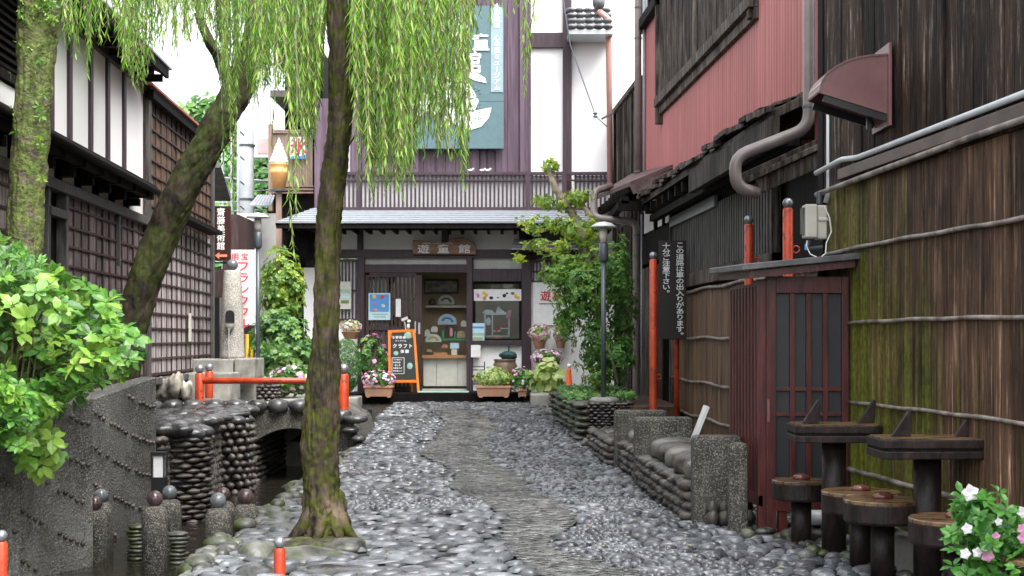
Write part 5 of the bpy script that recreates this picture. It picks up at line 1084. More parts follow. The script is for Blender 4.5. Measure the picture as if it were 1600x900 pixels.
# pipes
def pipe(pts, r, m, label, cat='pipe', clips=(), name='drain_pipe', n=14, bend=.1):
    # rounded bends
    P_ = [Vector(p) for p in pts]; out = [P_[0]]
    for i in range(1, len(P_)-1):
        a, c, e = P_[i-1], P_[i], P_[i+1]; u = (a-c).normalized(); v = (e-c).normalized(); bd = min(bend, (a-c).length*.45, (e-c).length*.45); s0 = c+u*bd; s1 = c+v*bd
        for k in range(5): t = k/4; out.append(s0*(1-t)**2+c*2*t*(1-t)+s1*t*t)
    out.append(P_[-1]); q = MB(); q.tube(out, r, n); t = thing(name, label, cat, tuple(P_[-1])); q.build('tube', M[m], t, smooth=True)
    if clips:
        q = MB()
        for c in clips: q.lathe([(r*1.12,-.012),(r*1.12,.012)], c, n)
        q.build('pipe_clip', M['slate'], t)
    return t
Y = 11.98; xp = PX(1264,Y)
pipe([(xp,Y,7.2),(xp,Y,PZ(200,Y)),(PX(1148,Y),Y,PZ(245,Y)),(PX(1150,Y),Y,PZ(292,Y)),(PX(1186,Y),Y+.1,PZ(300,Y))], .052, 'pipe', 'thick taupe drainpipe bending down beside the weathered barn', clips=[(xp,Y,PZ(167,Y)),(xp,Y,5.2)], bend=.13)
Y = 22.6; xp = PX(997,Y)
pipe([(xp,Y,8),(xp,Y,PZ(292,Y))], .057, 'pipe', 'straight taupe drainpipe at the corner of the red wall', clips=[(xp,Y,PZ(135,Y)),(xp,Y,PZ(12,Y)),(xp,Y,PZ(60,Y)),(xp,Y,PZ(268,Y))])
pipe([(PX(1006,Y),Y,8),(PX(1006,Y),Y,PZ(290,Y))], .024, 'pvc', 'thin pale pipe beside the straight taupe drainpipe', name='thin_pipe')
Y = 22.0
pipe([(PX(955,22.6),22.6,PZ(291,22.6)),(PX(928,22.3),22.3,PZ(299,22.3)),(PX(928,22.2),22.2,PZ(340,22.2)),(PX(994,Y),Y,PZ(347,Y)),(PX(994,Y),Y,PZ(600,Y)),(PX(994,Y),Y,.1)], .055, 'pipe', 'gutter downpipe with double bend beside the lamp post', clips=[(PX(994,Y),Y,PZ(368,Y)),(PX(994,Y),Y,PZ(488,Y))], bend=.12)
pipe([(PX(1002,Y),Y-.02,PZ(335,Y)),(PX(1002,Y),Y-.02,.2)], .014, 'pvc', 'very thin grey cable pipe behind the orange post', name='thin_pipe')
Y = 25.9; q = MB()
pipe([(PX(934,Y),Y-.1,PZ(18,Y)),(PX(950,Y),Y-.1,PZ(32,Y)),(PX(953,Y),Y-.1,PZ(300,Y))], .055, 'pipe_pink', 'salmon pink downpipe on the white gable', bend=.05)
q = MB(); q.lathe([(.05,0),(.11,.08),(.12,.22),(.10,.22)], (PX(935,Y),Y-.1,PZ(18,Y)), 12); tag(q.build('rain_hopper', M['slate'], smooth=True), 'dark rainwater hopper on top of the salmon downpipe', 'hopper')
q = MB(); q.tube([(PX(875,25.8),25.6,7.8),(PX(890,25.8),25.5,PZ(70,25.5)),(PX(930,25.5),25.3,PZ(182,25.3)),(PX(947,25.5),25.2,PZ(198,25.2))], .012, 5); tag(q.build('overhead_wire', M['greypost']), 'slack dark wire hanging in front of the white gable', 'wire')
q = MB(); q.lathe([(.03,0),(.05,.02),(.02,.05),(.05,.08),(.02,.11)], (PX(930,25.3),25.3,PZ(184,25.3)), 10); q.bar((PX(940,25.2),25.2,PZ(186,25.2)),(PX(958,25),25,PZ(176,25)), .03, .03); tag(q.build('wire_insulator', M['slate']), 'small insulator bracket holding the slack wire', 'insulator')

# ================================================================== BARN
bn_ = thing('weathered_barn', 'tall barn wall of weathered vertical boards beside the stools', 'barn', (B[0]+B[1]*9, 9, 0)); BY0, BY1 = 4.2, 10.84
b = MB(); y = BY0
while y < BY1-.05:
    wd_ = random.uniform(.13, .24); y1 = min(y+wd_, BY1); b.sk(B, y+.007, y1, random.uniform(-.014,.0), .03, .0, 2.5); y = y1
b.build('lower_boards', M['barn_low'], bn_, bevel=.003)
b = MB(); y = BY0
while y < BY1-.05:
    wd_ = random.uniform(.15, .26); y1 = min(y+wd_, BY1); b.sk(B, y+.008, y1, random.uniform(-.035,-.01), .03, 2.5, 7.2); y = y1
b.build('upper_boards', M['barn_up'], bn_, bevel=.003)
b = MB(); b.sk(B, BY0, BY1-.02, .03, 5, .0, 7.2); b.sk(B, BY1-.1, BY1+.02, -.03, .03, .0, 7.2); b.build('core_wall', M['dkwood'], bn_)
b = MB(); b.sk(B, BY0, 10.3, -.06, -.01, 2.545, 2.62); b.build('drip_board', mat('drip_board', (.05,.03,.025), (.11,.07,.06), scale=4, rough=.45), bn_, bevel=.004)
def hpole(z, y0, y1, r, seed, label=None, m='bamboo'):
    ys_ = np.arange(y0, y1+.01, .17); b = MB(); b.tube([SK(B,y,-.012-r,z+.006*math.sin(y*1.4+seed)+.003*math.sin(y*7+seed)) for y in ys_], [r*(1+.16*(((k*7+seed) % 5)/5)) for k in range(len(ys_))], 9); return b.build('batten_pole', M[m], bn_, smooth=True)
hpole(2.03, BY0, 10.75, .014, 1); hpole(1.51, BY0, 10.3, .013, 2); hpole(.95, BY0, 10.25, .012, 3); hpole(.47, BY0, 10.2, .016, 4)
pipe([SK(B,BY0,-.05,2.53),SK(B,8.0,-.05,2.53),SK(B,9.6,-.05,2.51),SK(B,10.72,-.08,2.48)], .02, 'bamboo', 'lower pale conduit running along the barn wall', 'conduit', name='wall_conduit')
pipe([SK(B,BY0,-.05,2.67),SK(B,9.9,-.05,2.655),SK(B,10.2,-.06,2.68),SK(B,10.7,-.09,2.64)], .02, 'pvc', 'upper pale conduit running along the barn wall', 'conduit', name='wall_conduit', bend=.05)
# vent hood
vh = thing('vent_hood', 'maroon metal quarter round vent hood on the barn wall', 'vent', SK(B, 9.2, 0, 2.85)); Yh0, Yh1 = 9.28, 9.62
xw = B[0]+B[1]*9.45-.03; n = 10
prof = [(xw, 2.80)]+[(xw-.0-.46*math.cos(t)*1.0, 2.93+.33*math.sin(t)) for t in [k*math.pi/2/n for k in range(n+1)]]
prof = [(xw-.01, 2.86), (xw-.46, 3.0)]+[(xw-.46+.40*(1-math.cos(t)), 3.0+.24*math.sin(t)) for t in [k*math.pi/2/n for k in range(1, n+1)]]+[(xw-.01, 3.245)]
b = MB(); b.ext([(x, Yh0, z) for x, z in prof], (0,.012,0)); b.ext([(x, Yh1, z) for x, z in prof], (0,.012,0))
for (xa, za), (xb, zb_) in zip(prof[1:-1], prof[2:]): b.hexa([(xa,Yh0-.006,za),(xb,Yh0-.006,zb_),(xb,Yh1+.018,zb_),(xa,Yh1+.018,za),(xa-.004,Yh0-.006,za+.012),(xb-.002,Yh0-.006,zb_+.012),(xb-.002,Yh1+.018,zb_+.012),(xa-.004,Yh1+.018,za+.012)])
b.build('hood', M['bronze'], vh); b = MB(); b.box(xw-.02, xw+.0, Yh0-.05, Yh1+.05, 2.78, 3.32); b.build('wall_flange', M['bronze'], vh, bevel=.003)
b = MB(); b.bar((xw-.43,Yh0+.02,2.97),(xw-.02,Yh0+.02,2.84), .02,.05); b.bar((xw-.43,Yh1,2.97),(xw-.02,Yh1,2.84), .02,.05); b.box(xw-.12,xw-.09,9.4,9.43,2.78,2.86); b.build('opening_rim', M['black'], vh)
# white vertical pipes and meter
Y = 10.7
pipe([(PX(1293,Y),Y-.06,PZ(168,Y)),(PX(1293,Y),Y-.06,PZ(298,Y)),(PX(1288,Y),Y-.06,PZ(318,Y))], .022, 'pvc', 'white vertical conduit pipe on the barn corner', name='conduit_pipe', clips=[(PX(1293,Y),Y-.06,PZ(262,Y))])
pipe([(PX(1299,Y),Y-.02,PZ(180,Y)),(PX(1299,Y),Y-.02,PZ(252,Y))], .013, 'slatgrey', 'thin grey pipe behind the white conduit', name='conduit_pipe')
Y = 10.5; mt = thing('electric_meter', 'beige electricity meter box hanging at the barn corner above the shed', 'meter', (PX(1272,Y),Y,PZ(375,Y)))
b = MB(); b.box(PX(1256,Y), PX(1275,Y), Y-.06, Y+.08, PZ(372,Y), PZ(320,Y)); b.build('glass_cover_box', M['meter'], mt, bevel=.01)
b = MB(); b.box(PX(1275.3,Y), PX(1291,Y), Y-.04, Y+.08, PZ(374,Y), PZ(321,Y)); b.box(PX(1276,Y), PX(1293,Y), Y-.05, Y+.0, PZ(347,Y), PZ(340,Y)); b.build('cover', M['meter'], mt, bevel=.012)
b = MB(); b.box(PX(1252.5,Y), PX(1255.8,Y), Y-.03, Y+.05, PZ(366,Y), PZ(325,Y)); b.build('meter_window', M['slatgrey'], mt)
b = MB(); b.tube([(PX(1280,Y),Y,PZ(318,Y)),(PX(1280,Y),Y,PZ(300,Y))], .02, 10); b.tube([(PX(1264,Y),Y,PZ(375,Y)),(PX(1264,Y),Y,PZ(388,Y)),(PX(1285,Y),Y,PZ(386,Y))], .016, 8); b.build('fittings', M['greypost'], mt)
b = MB(); b.tube([(PX(x,Y-.07),Y-.07,PZ(y,Y-.07)) for x, y in ((1288,322),(1296,340),(1299,362),(1291,380),(1290,396),(1280,404),(1266,397),(1260,385),(1261,376))], .005, 6); b.build('loose_cable', M['white'], mt)
b = MB(); b.box(PX(1257,Y-.02), PX(1261,Y-.02), Y-.05, Y-.02, PZ(391,Y), PZ(382,Y)); b.build('blue_connector', M['blue'], mt)

# ================================================================== RED SHED
sd = thing('red_shed', 'dark red lattice door shed wedged between the house and the barn', 'shed', (2.1, 10.2, 0)); Yd = 10.2; xl, xr = 1.82, 2.41; zt = 1.80; zb_ = .18
b = MB(); b.sk((2.34,-.0518), Yd+.03, 11.35, -.01, .01, .2, 1.8); b.build('side_wall', M['reddoor'], sd)
b = MB(); y = Yd+.06
while y < 11.3: b.sk((2.34,-.0518), y, y+.05, -.03, -.01, .25, 1.78); y += .11
b.sk((2.34,-.0518), Yd, 11.35, -.045, -.01, .19, .27); b.sk((2.34,-.0518), Yd+.0, Yd+.06, -.045, .03, .0, 1.82); b.build('side_slats', M['reddoor'], sd, bevel=.003)
fr_ = MB(); X0 = xl+.0; W = xr-X0
fr_.box(X0, X0+.07, Yd-.03, Yd+.03, .0, 1.84); fr_.box(xr-.05, xr, Yd-.03, Yd+.03, .12, 1.84); fr_.box(X0+.07, xr-.05, Yd-.03, Yd+.03, 1.72, 1.84); fr_.box(X0+.07, xr-.05, Yd-.03, Yd+.03, .16, .24); fr_.build('door_frame', M['reddoor'], sd, bevel=.004)
dn = MB()
for k in range(1, 4): x = X0+.07+(W-.12)*k/4; dn.box(x-.018, x+.018, Yd-.022, Yd+.01, .24, 1.72)
dn.box(X0+.07, xr-.05, Yd-.016, Yd+.01, 1.02, 1.045); dn.box(X0+.07, xr-.05, Yd-.016, Yd+.01, .84, .865); do = dn.build('lattice_door', M['reddoor'], sd, bevel=.002)
dn = MB(); dn.box(X0+.07, xr-.05, Yd+.012, Yd+.03, .24, 1.72); dn.build('dark_panel', M['darkpane'], do)
dn = MB(); dn.box(X0+.002, X0+.02, Yd-.045, Yd-.03, .8, .96); dn.build('hinge', M['bronze'], do)
b = MB(); b.hexa([(1.62,10.0,1.875),(2.46,9.98,1.955),(2.52,11.4,2.0),(1.60,11.55,1.92),(1.62,10.0,1.92),(2.46,9.98,2.0),(2.52,11.4,2.045),(1.60,11.55,1.965)]); b.build('flat_roof', M['slate'], sd, bevel=.006)
b = MB(); b.hexa([(1.68,10.05,1.82),(2.42,10.03,1.90),(2.42,11.2,1.94),(1.66,11.4,1.86),(1.68,10.05,1.872),(2.42,10.03,1.952),(2.42,11.2,1.99),(1.66,11.4,1.915)]); b.build('roof_boards', M['reddoor'], sd)
b = MB(); b.box(X0+.01, X0+.06, Yd+.9, Yd+.96, 0, .2); b.box(xr-.1, xr-.02, Yd, Yd+.07, 0, .17); b.box(X0+.09, X0+.15, Yd-.02, Yd+.05, 0, .16); b.build('foot', M['reddoor'], sd)
b = MB(); b.tube([(1.98,10.05,.13),(2.36,10.05,.13)], .055, 14); tag(b.build('pale_cylinder', M['pvc'], smooth=True), 'pale grey tube lying under the red shed', 'tube')
# tall orange posts
def tall_post(px, Y, pyt, r, label, zb=0, gr='tall orange posts by the red house'):
    t = thing('orange_post', label, 'post', (PX(px,Y),Y,zb), gr); o = rpost(px, Y, pyt, 528+(H-zb)*F/Y, r, r*1.05, t, 'shaft')
    b = MB(); x = PX(px,Y)
    for z in (PZ(pyt,Y)-.35, .9):
        n = 10; c = (x+r+.025, Y, z); b.tube([(c[0]+.03*math.cos(k*2*math.pi/n), Y-.0, c[2]+.03*math.sin(k*2*math.pi/n)) for k in range(n+1)], .007, 6)
    b.build('ring', M['orange'], t, smooth=True)
    return t
tall_post(1170, 13.6, 350, .043, 'orange post with dark ball in front of the slatted window'); tall_post(1231, 12.0, 325, .043, 'orange post with grey ball beside the electricity meter')
tall_post(1020.5, 18.3, 405, .048, 'bright orange post with silver ball carrying the dark warning sign')
b = MB(); x = PX(1057,18.5); b.tube([(x,18.5,0),(x,18.5,PZ(390,18.5))], .035, 12); tag(b.build('sign_pole', M['orange'], smooth=True), 'second orange pole behind the dark warning sign', 'post')
Y = 18.25; ws = thing('warning_sign', 'dark vertical sign with two columns of white characters on orange posts', 'sign', (PX(1050,Y),Y,PZ(530,Y)))
b = MB(); b.box(PX(1029.5,Y), PX(1072.5,Y), Y-.01, Y+.03, PZ(530,Y), PZ(376,Y)); b.build('sign_panel', M['darksign'], ws, bevel=.004)
b = MB(); write(b, 'この道路は車の出入りがあります。', PX(1062,Y), PZ(382.5,Y), .0805, lambda u, v: (u, Y-.014, v), True, .96, 1.35); b.build('lettering', M['white'], ws); b = MB(); write(b, '十分ご注意下さい。', PX(1040.5,Y), PZ(384,Y), .078, lambda u, v: (u, Y-.014, v), True, .97, 1.35); b.build('lettering', M['white'], ws)

# ================================================================== BENCHES
def slab(px0, px1, Y, ztop, th, label):
    b = MB(); b.box(PX(px0,Y), PX(px1,Y), Y, Y+th, -.05, ztop); return tag(b.build('concrete_slab', M['agg'], bevel=.035, at=(PX(px0,Y),Y,0)), label, 'concrete slab', 'upright slabs between the stone seats')
slab(1083, 1160, 10.75, PZ(681,10.75), .17, 'upright aggregate slab nearest the red shed, facing the stone seat')
slab(992, 1083, 13.6, PZ(652,13.6), .17, 'middle upright aggregate slab behind the widest stone seat')
slab(960, 1043, 15.4, PZ(641,15.4), .16, 'farthest upright aggregate slab, below the orange sign post')
slab(1139, 1170, 10.25, PZ(692,10.25), .1, 'narrow upright slab at the foot of the red shed')
def bench(Y0, Y1, xo0, xo1, zt, label, ns):
    t = thing('stone_bench', label, 'stone seat', (xo0, Y0, 0), 'stone seats along the wall')
    for k in range(ns):
        y = Y0+(Y1-Y0)*(k+.5)/ns; b = MB(); b.ell(((xo0+xo1)/2-.052*(y-Y0)*.5+.06, y, zt-.09), ((xo1-xo0)/2+.04, (Y1-Y0)/ns*.56, .115), 0, 18, 10, .1, sq=.75); b.build('seat_stone', M['pebble'] if k % 2 else mat('seat_stone_grey', (.05,.045,.042), (.17,.155,.14), scale=3, rough=.2, rough2=.4, bump=.004, bscale=20), t, smooth=True)
    b = MB()
    for i in range(4):
        y = Y0+.02
        while y < Y1: b.ell((xo0+.06-.05*(y-Y0)+random.uniform(-.012,.012), y, .03+i*.075), (.09+random.uniform(-.02,.02),random.uniform(.036,.056),random.uniform(.034,.046)), random.uniform(-.3,.3), 10, 7, .22); y += .082
    b.build('base_pebbles', M['pebble'], t, smooth=True); b = MB(); b.box(xo0+.1, xo1, Y0, Y1, -.02, zt-.16); b.build('core', M['mortar'], t)
    return t
bench(10.95, 13.55, 1.33, 1.72, .45, 'largest stone seat of smooth boulders between two aggregate slabs', 5)
bench(13.8, 15.35, 1.24, 1.66, .42, 'small stone seat half hidden behind the middle slab', 3)
bench(15.6, 17.6, 1.05, 1.5, .3, 'low row of rounded stones beyond the farthest slab', 4)
b = MB()
for k in range(7): b.ell((1.5+.09*(k%4), 10.62+.03*(k//4), .05+.07*(k//4)), (.05,.05,.07), 0, 12, 8, .1)
tag(b.build('corner_pebbles', M['pebble'], smooth=True), 'upright pebbles packed at the corner of the nearest slab', 'pebble edging')
# leaning board
b = MB(); Y = 13.3; b.hexa([(PX(1078,Y),Y,PZ(704,Y)),(PX(1082,Y),Y,PZ(705,Y)),(PX(1086,Y),Y+.3,PZ(702,Y)),(PX(1080,Y),Y+.3,PZ(702,Y)),(PX(1105,Y),Y,PZ(634,Y)),(PX(1109,Y),Y,PZ(636,Y)),(PX(1111,Y),Y+.3,PZ(637,Y)),(PX(1106,Y),Y+.3,PZ(635,Y))]); o = tag(b.build('leaning_sign', M['white']), 'thin white signboard leaning on the stone seat', 'signboard')
# pebble pillar with lamp, stacked wall
pebcol(PX(944,18.8), 18.8, 0, .56, .345, 15, 'wide pebble clad pillar carrying the lamp post', cap=0, pa=.045, cat='stone pillar')
b = MB(); b.lathe([(.2,0),(.2,.05),(.15,.08),(0,.08)], (PX(944,18.8),18.8,.54), 20); tag(b.build('lamp_footing', M['conc'], smooth=True), 'round concrete footing under the right lamp post', 'footing')
t = thing('stacked_stone_wall', 'wall of long rounded stones stacked left of the pebble pillar', 'stone wall', (.75, 20, .1))
for i in range(6):
    b = MB()
    for k in range(8): s_ = k/7; b.ell((PX(872,22)+(PX(912,18.6)-PX(872,22))*s_+random.uniform(-.03,.03), 22.2-3.5*s_, .1+i*.085), (.13, .27, .052), -.1+random.uniform(-.1,.1), 12, 8, .12)
    b.build('stone_course', M['boulder'], t, smooth=True)
b = MB(); b.box(PX(880,22.5)+.1, 2.2, 18.6, 23.4, 0, .5); tag(b.build('raised_bed', M['soil']), kind='structure')
b = MB(); b.box(PX(829,24.2), PX(872,24.2), 24.1, 25.2, .2, PZ(616,24.2)); tag(b.build('kerb_block', M['conc'], bevel=.02), 'pale concrete kerb block below the hosta', 'kerb')
for px, py, w_, Y, t in ((926,690,34,17.9,'mossy round boulder at the foot of the pebble pillar'),(948,692,26,17.3,'pale rounded boulder beside the farthest slab'),(985,650,18,18.7,'small mossy stone on the right of the pebble pillar')):
    b = MB(); b.ell((PX(px,Y),Y,.05), (w_*Y/F/2*1.2,.2,.1), 0, 16, 10, .2); tag(b.build('boulder', M['boulder'], smooth=True), t, 'boulder', 'boulders below the house wall')

# ================================================================== STOOLS AND TABLES
def stool(px, Y, d, zt, label, first=None):
    x = PX(px,Y)
    if first: return dup(first, (x,Y,0), label)
    t = thing('round_stool', label, 'stool', (x,Y,0), 'round wooden stools'); r = d/2
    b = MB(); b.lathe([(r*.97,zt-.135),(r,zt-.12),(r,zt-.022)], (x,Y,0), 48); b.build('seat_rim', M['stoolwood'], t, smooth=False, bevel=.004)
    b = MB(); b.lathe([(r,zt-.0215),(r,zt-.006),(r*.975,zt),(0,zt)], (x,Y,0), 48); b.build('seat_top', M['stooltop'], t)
    b = MB(); b.lathe([(.068,-.05),(.068,zt-.13)], (x,Y,0), 24); b.build('post', M['stoolwood'], t, smooth=True)
    b = MB(); b.ell((x+.0,Y+.0,zt+.012), (.062,.045,.03), 0, 20, 12, .05); b.build('polished_stone', M['redpeb'], t, smooth=True)
    return t
s0 = stool(1252, 9.7, .40, .435, 'smallest round stool, nearest the red shed door'); stool(1345, 8.75, .48, .46, 'round stool tucked behind the front middle stool, beside a table post')
stool(1379, 8.3, .45, .462, 'front middle round stool with two posts visible below'); stool(1495, 7.4, .49, .465, 'round stool next to the white vinca flowers'); stool(1640, 6.5, .45, .40, 'round stool just cut by the bottom right picture corner')
def table(px, Y, wd_, dp, zt, label):
    x = PX(px,Y); t = thing('small_table', label, 'table', (x,Y,0), 'small dark wooden tables')
    def rr(w_, d_, z0, z1, m, nm, bv=.012):
        b = MB(); n = 6; pts = []
        for cx_, cy_, a0 in ((w_/2-.05,d_/2-.05,0),(-w_/2+.05,d_/2-.05,90),(-w_/2+.05,-d_/2+.05,180),(w_/2-.05,-d_/2+.05,270)):
            for k in range(n): a = R(a0+90*k/(n-1)); pts.append((x+cx_+.05*math.cos(a), Y+cy_+.05*math.sin(a), z0))
        b.ext(pts, (0,0,z1-z0)); return b.build(nm, m, t, bevel=bv)
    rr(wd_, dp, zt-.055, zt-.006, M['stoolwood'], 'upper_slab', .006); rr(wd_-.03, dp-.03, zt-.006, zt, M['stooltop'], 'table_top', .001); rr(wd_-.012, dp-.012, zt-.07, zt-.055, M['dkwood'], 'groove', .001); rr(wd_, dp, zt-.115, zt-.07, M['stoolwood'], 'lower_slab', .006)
    b = MB(); b.lathe([(.078,-.05),(.078,zt-.11)], (x,Y,0), 24); b.build('post', M['stoolwood'], t, smooth=True)
    for s_ in (-.12, .24):
        b = MB(); X_ = x+s_; b.ext([(X_-.09,Y-.02,zt),(X_+.02,Y-.02,zt),(X_+.03,Y-.02,zt+.15),(X_+.015,Y-.02,zt+.155)], (0,.035,0)); b.build('rear_fin', M['oldwood'] if 0 else M['stoolwood'], t, bevel=.004)
    return t
table(1303, 9.25, .56, .40, .845, 'farther dark wooden table, in front of the red shed'); table(1449, 8.15, .62, .42, .835, 'nearer dark wooden table, above the front stools')
b = MB(); b.box(PX(1405,8.4), PX(1440,8.4), 8.4, 9.4, -.02, .22); tag(b.build('concrete_block', M['conc'], bevel=.02), 'low concrete block behind the front stools', 'concrete block')
# vinca flowers
t = thing('vinca_plant', 'bushy plant with white and pink flowers at the bottom right corner', 'plant', (PX(1545,6.7), 6.7, 0)); c = (PX(1545,6.6), 6.6, .38)
q = MB(); tips = []; 
for px, py in ((1512,790),(1520,810),(1530,800),(1508,830),(1525,840),(1540,820),(1555,835),(1570,850),(1590,830),(1515,865),(1535,870),(1555,875),(1575,880),(1510,890),(1530,895),(1595,860),(1600,890),(1560,810),(1580,870),(1525,780)): 
    for k in range(7): tips.append((PX(px,6.6)+rng.normal(0,.035), 6.6+rng.normal(0,.1), PZ(py,6.6)+rng.normal(0,.03)))
rosettes(q, tips, rng.normal(0,.4,(len(tips),3))+[0,-.6,.7], .058, 7, drop=.1); q.build('leaves', M['vinca'], t)
q = MB()
for px in (1515,1530,1548,1570,1595): q.tube([(PX(1545,6.7),6.65,0),(PX(px,6.6),6.62,.25),(PX(px,6.6)-.01,6.6,PZ(790,6.6))], [.008,.006,.003], 6)
q.build('stems', M['vinca'], t)
for m_, L_ in (('petal_w', ((1516,770,.042),(1511,826,.028),(1545,846,.03),(1527,863,.026),(1508,865,.028),(1598,800,.03),(1560,815,.02))), ('petal_p', ((1543,868,.034),(1599,840,.03),(1556,838,.022),(1597,826,.026)))):
    q = MB()
    for px, py, s_ in L_:
        for k in range(5):
            a = k*2*math.pi/5+px; d = np.array([[math.cos(a), -.15, math.sin(a)]]); m = frames(d, np.array([[0,-1,.3]]))*s_; m[:,:,1] *= 1.5; add_leaves(q, 'oval', np.array([[PX(px,6.45),6.45,PZ(py,6.45)]]), m, np.array([.3 if m_=='petal_w' else .6]))
    q.build('blossoms', M[m_], t)

# ================================================================== MAPLE BUSH right centre
def leafy(name, label, cat, base, blobs, leaf, size, trunk, kind='oval', per=6, drop=.15, grp=None, bark='palebark', tr=None):
    t = thing(name, label, cat, base, grp); q = MB()
    for (c, ax, n, lo, hi) in blobs: tips, d = blob_tips(c, ax, n, .35); rosettes(q, tips, d, size, per, kind, lo=lo, hi=hi, drop=drop)
    q.build('crown', leaf, t); q = MB()
    for path, rad in trunk: q.tube(path, rad, 12, nz=.12, ns=6)
    q.build('trunk', M[bark], t, smooth=True); return t
Y = 20.5; p = lambda px, py, y=Y: tuple(P(px, py, y))
leafy('maple_tree', 'light green maple with bare sawn limb beside the shop', 'tree', p(925,600), [
    (p(845,350),(.42,.4,.16),60,.4,1),(p(860,385),(.5,.4,.12),60,.3,1),(p(812,402),(.14,.2,.06),12,.6,1),(p(905,360),(.4,.5,.3),150,.4,1),(p(930,420),(.45,.5,.42),200,.2,.9),(p(880,410),(.35,.3,.2),70,.4,.9),(p(860,258),(.14,.14,.13),35,.5,.9),(p(905,308),(.24,.2,.13),45,.5,.9),(p(850,315),(.2,.2,.12),35,.3,.8),(p(885,320),(.3,.2,.1),30,.4,.8)], M['maple'], .07,
    [([p(945,600),p(935,480),p(915,380),p(895,335),p(868,295),p(856,262)],[.09,.08,.07,.06,.05,.04]),([p(915,380),p(925,340),p(905,315)],[.05,.045,.03]),([p(930,440),p(890,400),p(850,392)],[.03,.02,.01])])
leafy('evergreen_bush', 'dark green bush filling the corner behind the right lamp post', 'bush', p(930,610), [
    (p(935,460,20),(.55,.5,.6),300,0,.9),(p(935,540,20),(.42,.5,.5),260,0,.7),(p(900,450,20),(.4,.4,.45),220,.2,1),(p(870,430,20),(.3,.3,.2),70,.3,1),(p(885,500,20),(.22,.3,.3),70,.2,1),(p(965,420,19.6),(.25,.4,.5),160,0,.7),(p(935,592,19.6),(.22,.3,.15),60,.2,.9),(p(965,560,19.6),(.25,.3,.35),140,0,.6),(p(975,490,20.3),(.2,.3,.7),120,0,.5)], M['airy'], .07,
    [([p(935,610,20),p(940,520,20),p(930,450,20)],[.04,.03,.015]),([p(965,600,19.5),p(955,555,19.5),p(940,520,19.5)],[.025,.02,.012])])
q = MB(); N = 700; tips = np.stack([rng.uniform(PX(880,20),PX(985,20),N), rng.uniform(18.9,22.5,N), np.full(N,.55)+rng.uniform(0,.12,N)], 1); rosettes(q, tips, np.tile([0,-.3,1.],(N,1)), .06, 5); tag(q.build('ground_cover', M['bushleaf']), 'low leafy ground cover in the bed around the bush', kind='stuff')

# ================================================================== HYDRANGEA (left bank)
t = thing('hydrangea_bush', 'big bright green hydrangea bush spilling over the left wall', 'bush', (PX(90,9.6), 9.6, .7)); q = MB()
def pts_in(poly, n, Y0, Y1):
    px = np.array([a for a, c in poly]); py = np.array([c for a, c in poly]); out = []
    while len(out) < n:
        x, y = random.uniform(px.min(), px.max()), random.uniform(py.min(), py.max()); ins = False; j = len(poly)-1
        for i in range(len(poly)):
            if (py[i] > y) != (py[j] > y) and x < (px[j]-px[i])*(y-py[i])/(py[j]-py[i])+px[i]: ins = not ins
            j = i
        if ins: Y = random.uniform(Y0, Y1); out.append(tuple(P(x, y, Y)))
    return out
poly = [(-60,420),(0,430),(50,440),(80,425),(120,432),(150,455),(185,462),(190,500),(222,540),(195,590),(150,600),(120,630),(100,650),(70,640),(60,690),(60,725),(30,720),(30,660),(0,640),(-60,640)]
tips = pts_in(poly, 200, 9.0, 10.4); rosettes(q, tips, rng.normal(0,.4,(len(tips),3))+[.25,-.6,.8], .105, 7, lo=.15, hi=1, drop=.15)
tips2 = pts_in(poly, 330, 9.7, 11.0); rosettes(q, tips2, rng.normal(0,.5,(len(tips2),3))+[0,-.4,.6], .095, 6, lo=0, hi=.5)  # rear leaves kept darker: the bush's inner shade put into leaf colour
tips3 = pts_in([(40,690),(75,660),(95,700),(70,735),(45,730)], 16, 9.2, 9.6); rosettes(q, tips3, rng.normal(0,.3,(len(tips3),3))+[.3,-.8,.5], .11, 6, lo=.5, hi=1, drop=.3)
q.build('foliage', M['hyd'], t); q = MB()
for tp in tips[::6]: b0 = Vector((-3.72+random.uniform(-.2,.1), 10.5, .8)); e = Vector(tp); q.tube([b0, (b0+e)/2+Vector((0,0,.08)), e], [.012,.009,.005], 6)
q.build('stems', M['twig'], t)
t = thing('feathery_shrub', 'fine leaved darker shrub behind the hydrangea at the picture edge', 'shrub', (PX(30,9.0), 9.0, .7)); q = MB()
tips = pts_in([(-60,370),(10,378),(50,395),(75,430),(60,470),(-60,470)], 150, 9.3, 10.2); rosettes(q, tips, rng.normal(0,.4,(len(tips),3))+[.4,-.5,.7], .085, 9, 'q', lo=0, hi=.7)
tips = pts_in([(-60,560),(20,590),(60,640),(30,700),(-60,690)], 170, 8.7, 9.3); rosettes(q, tips, rng.normal(0,.4,(len(tips),3))+[.4,-.5,.7], .07, 8, 'oval', lo=.1, hi=.8)
q.build('foliage', M['hyd'], t)
q = MB()
for k in range(10): q.tube([(PX(-20,9.8),9.8,.7),(PX(-30+k*9,9.7),9.7,1.1),(PX(-30+k*12,9.6),9.6,1.9)], [.01,.008,.004], 5)
q.build('stems', M['twig'], t)

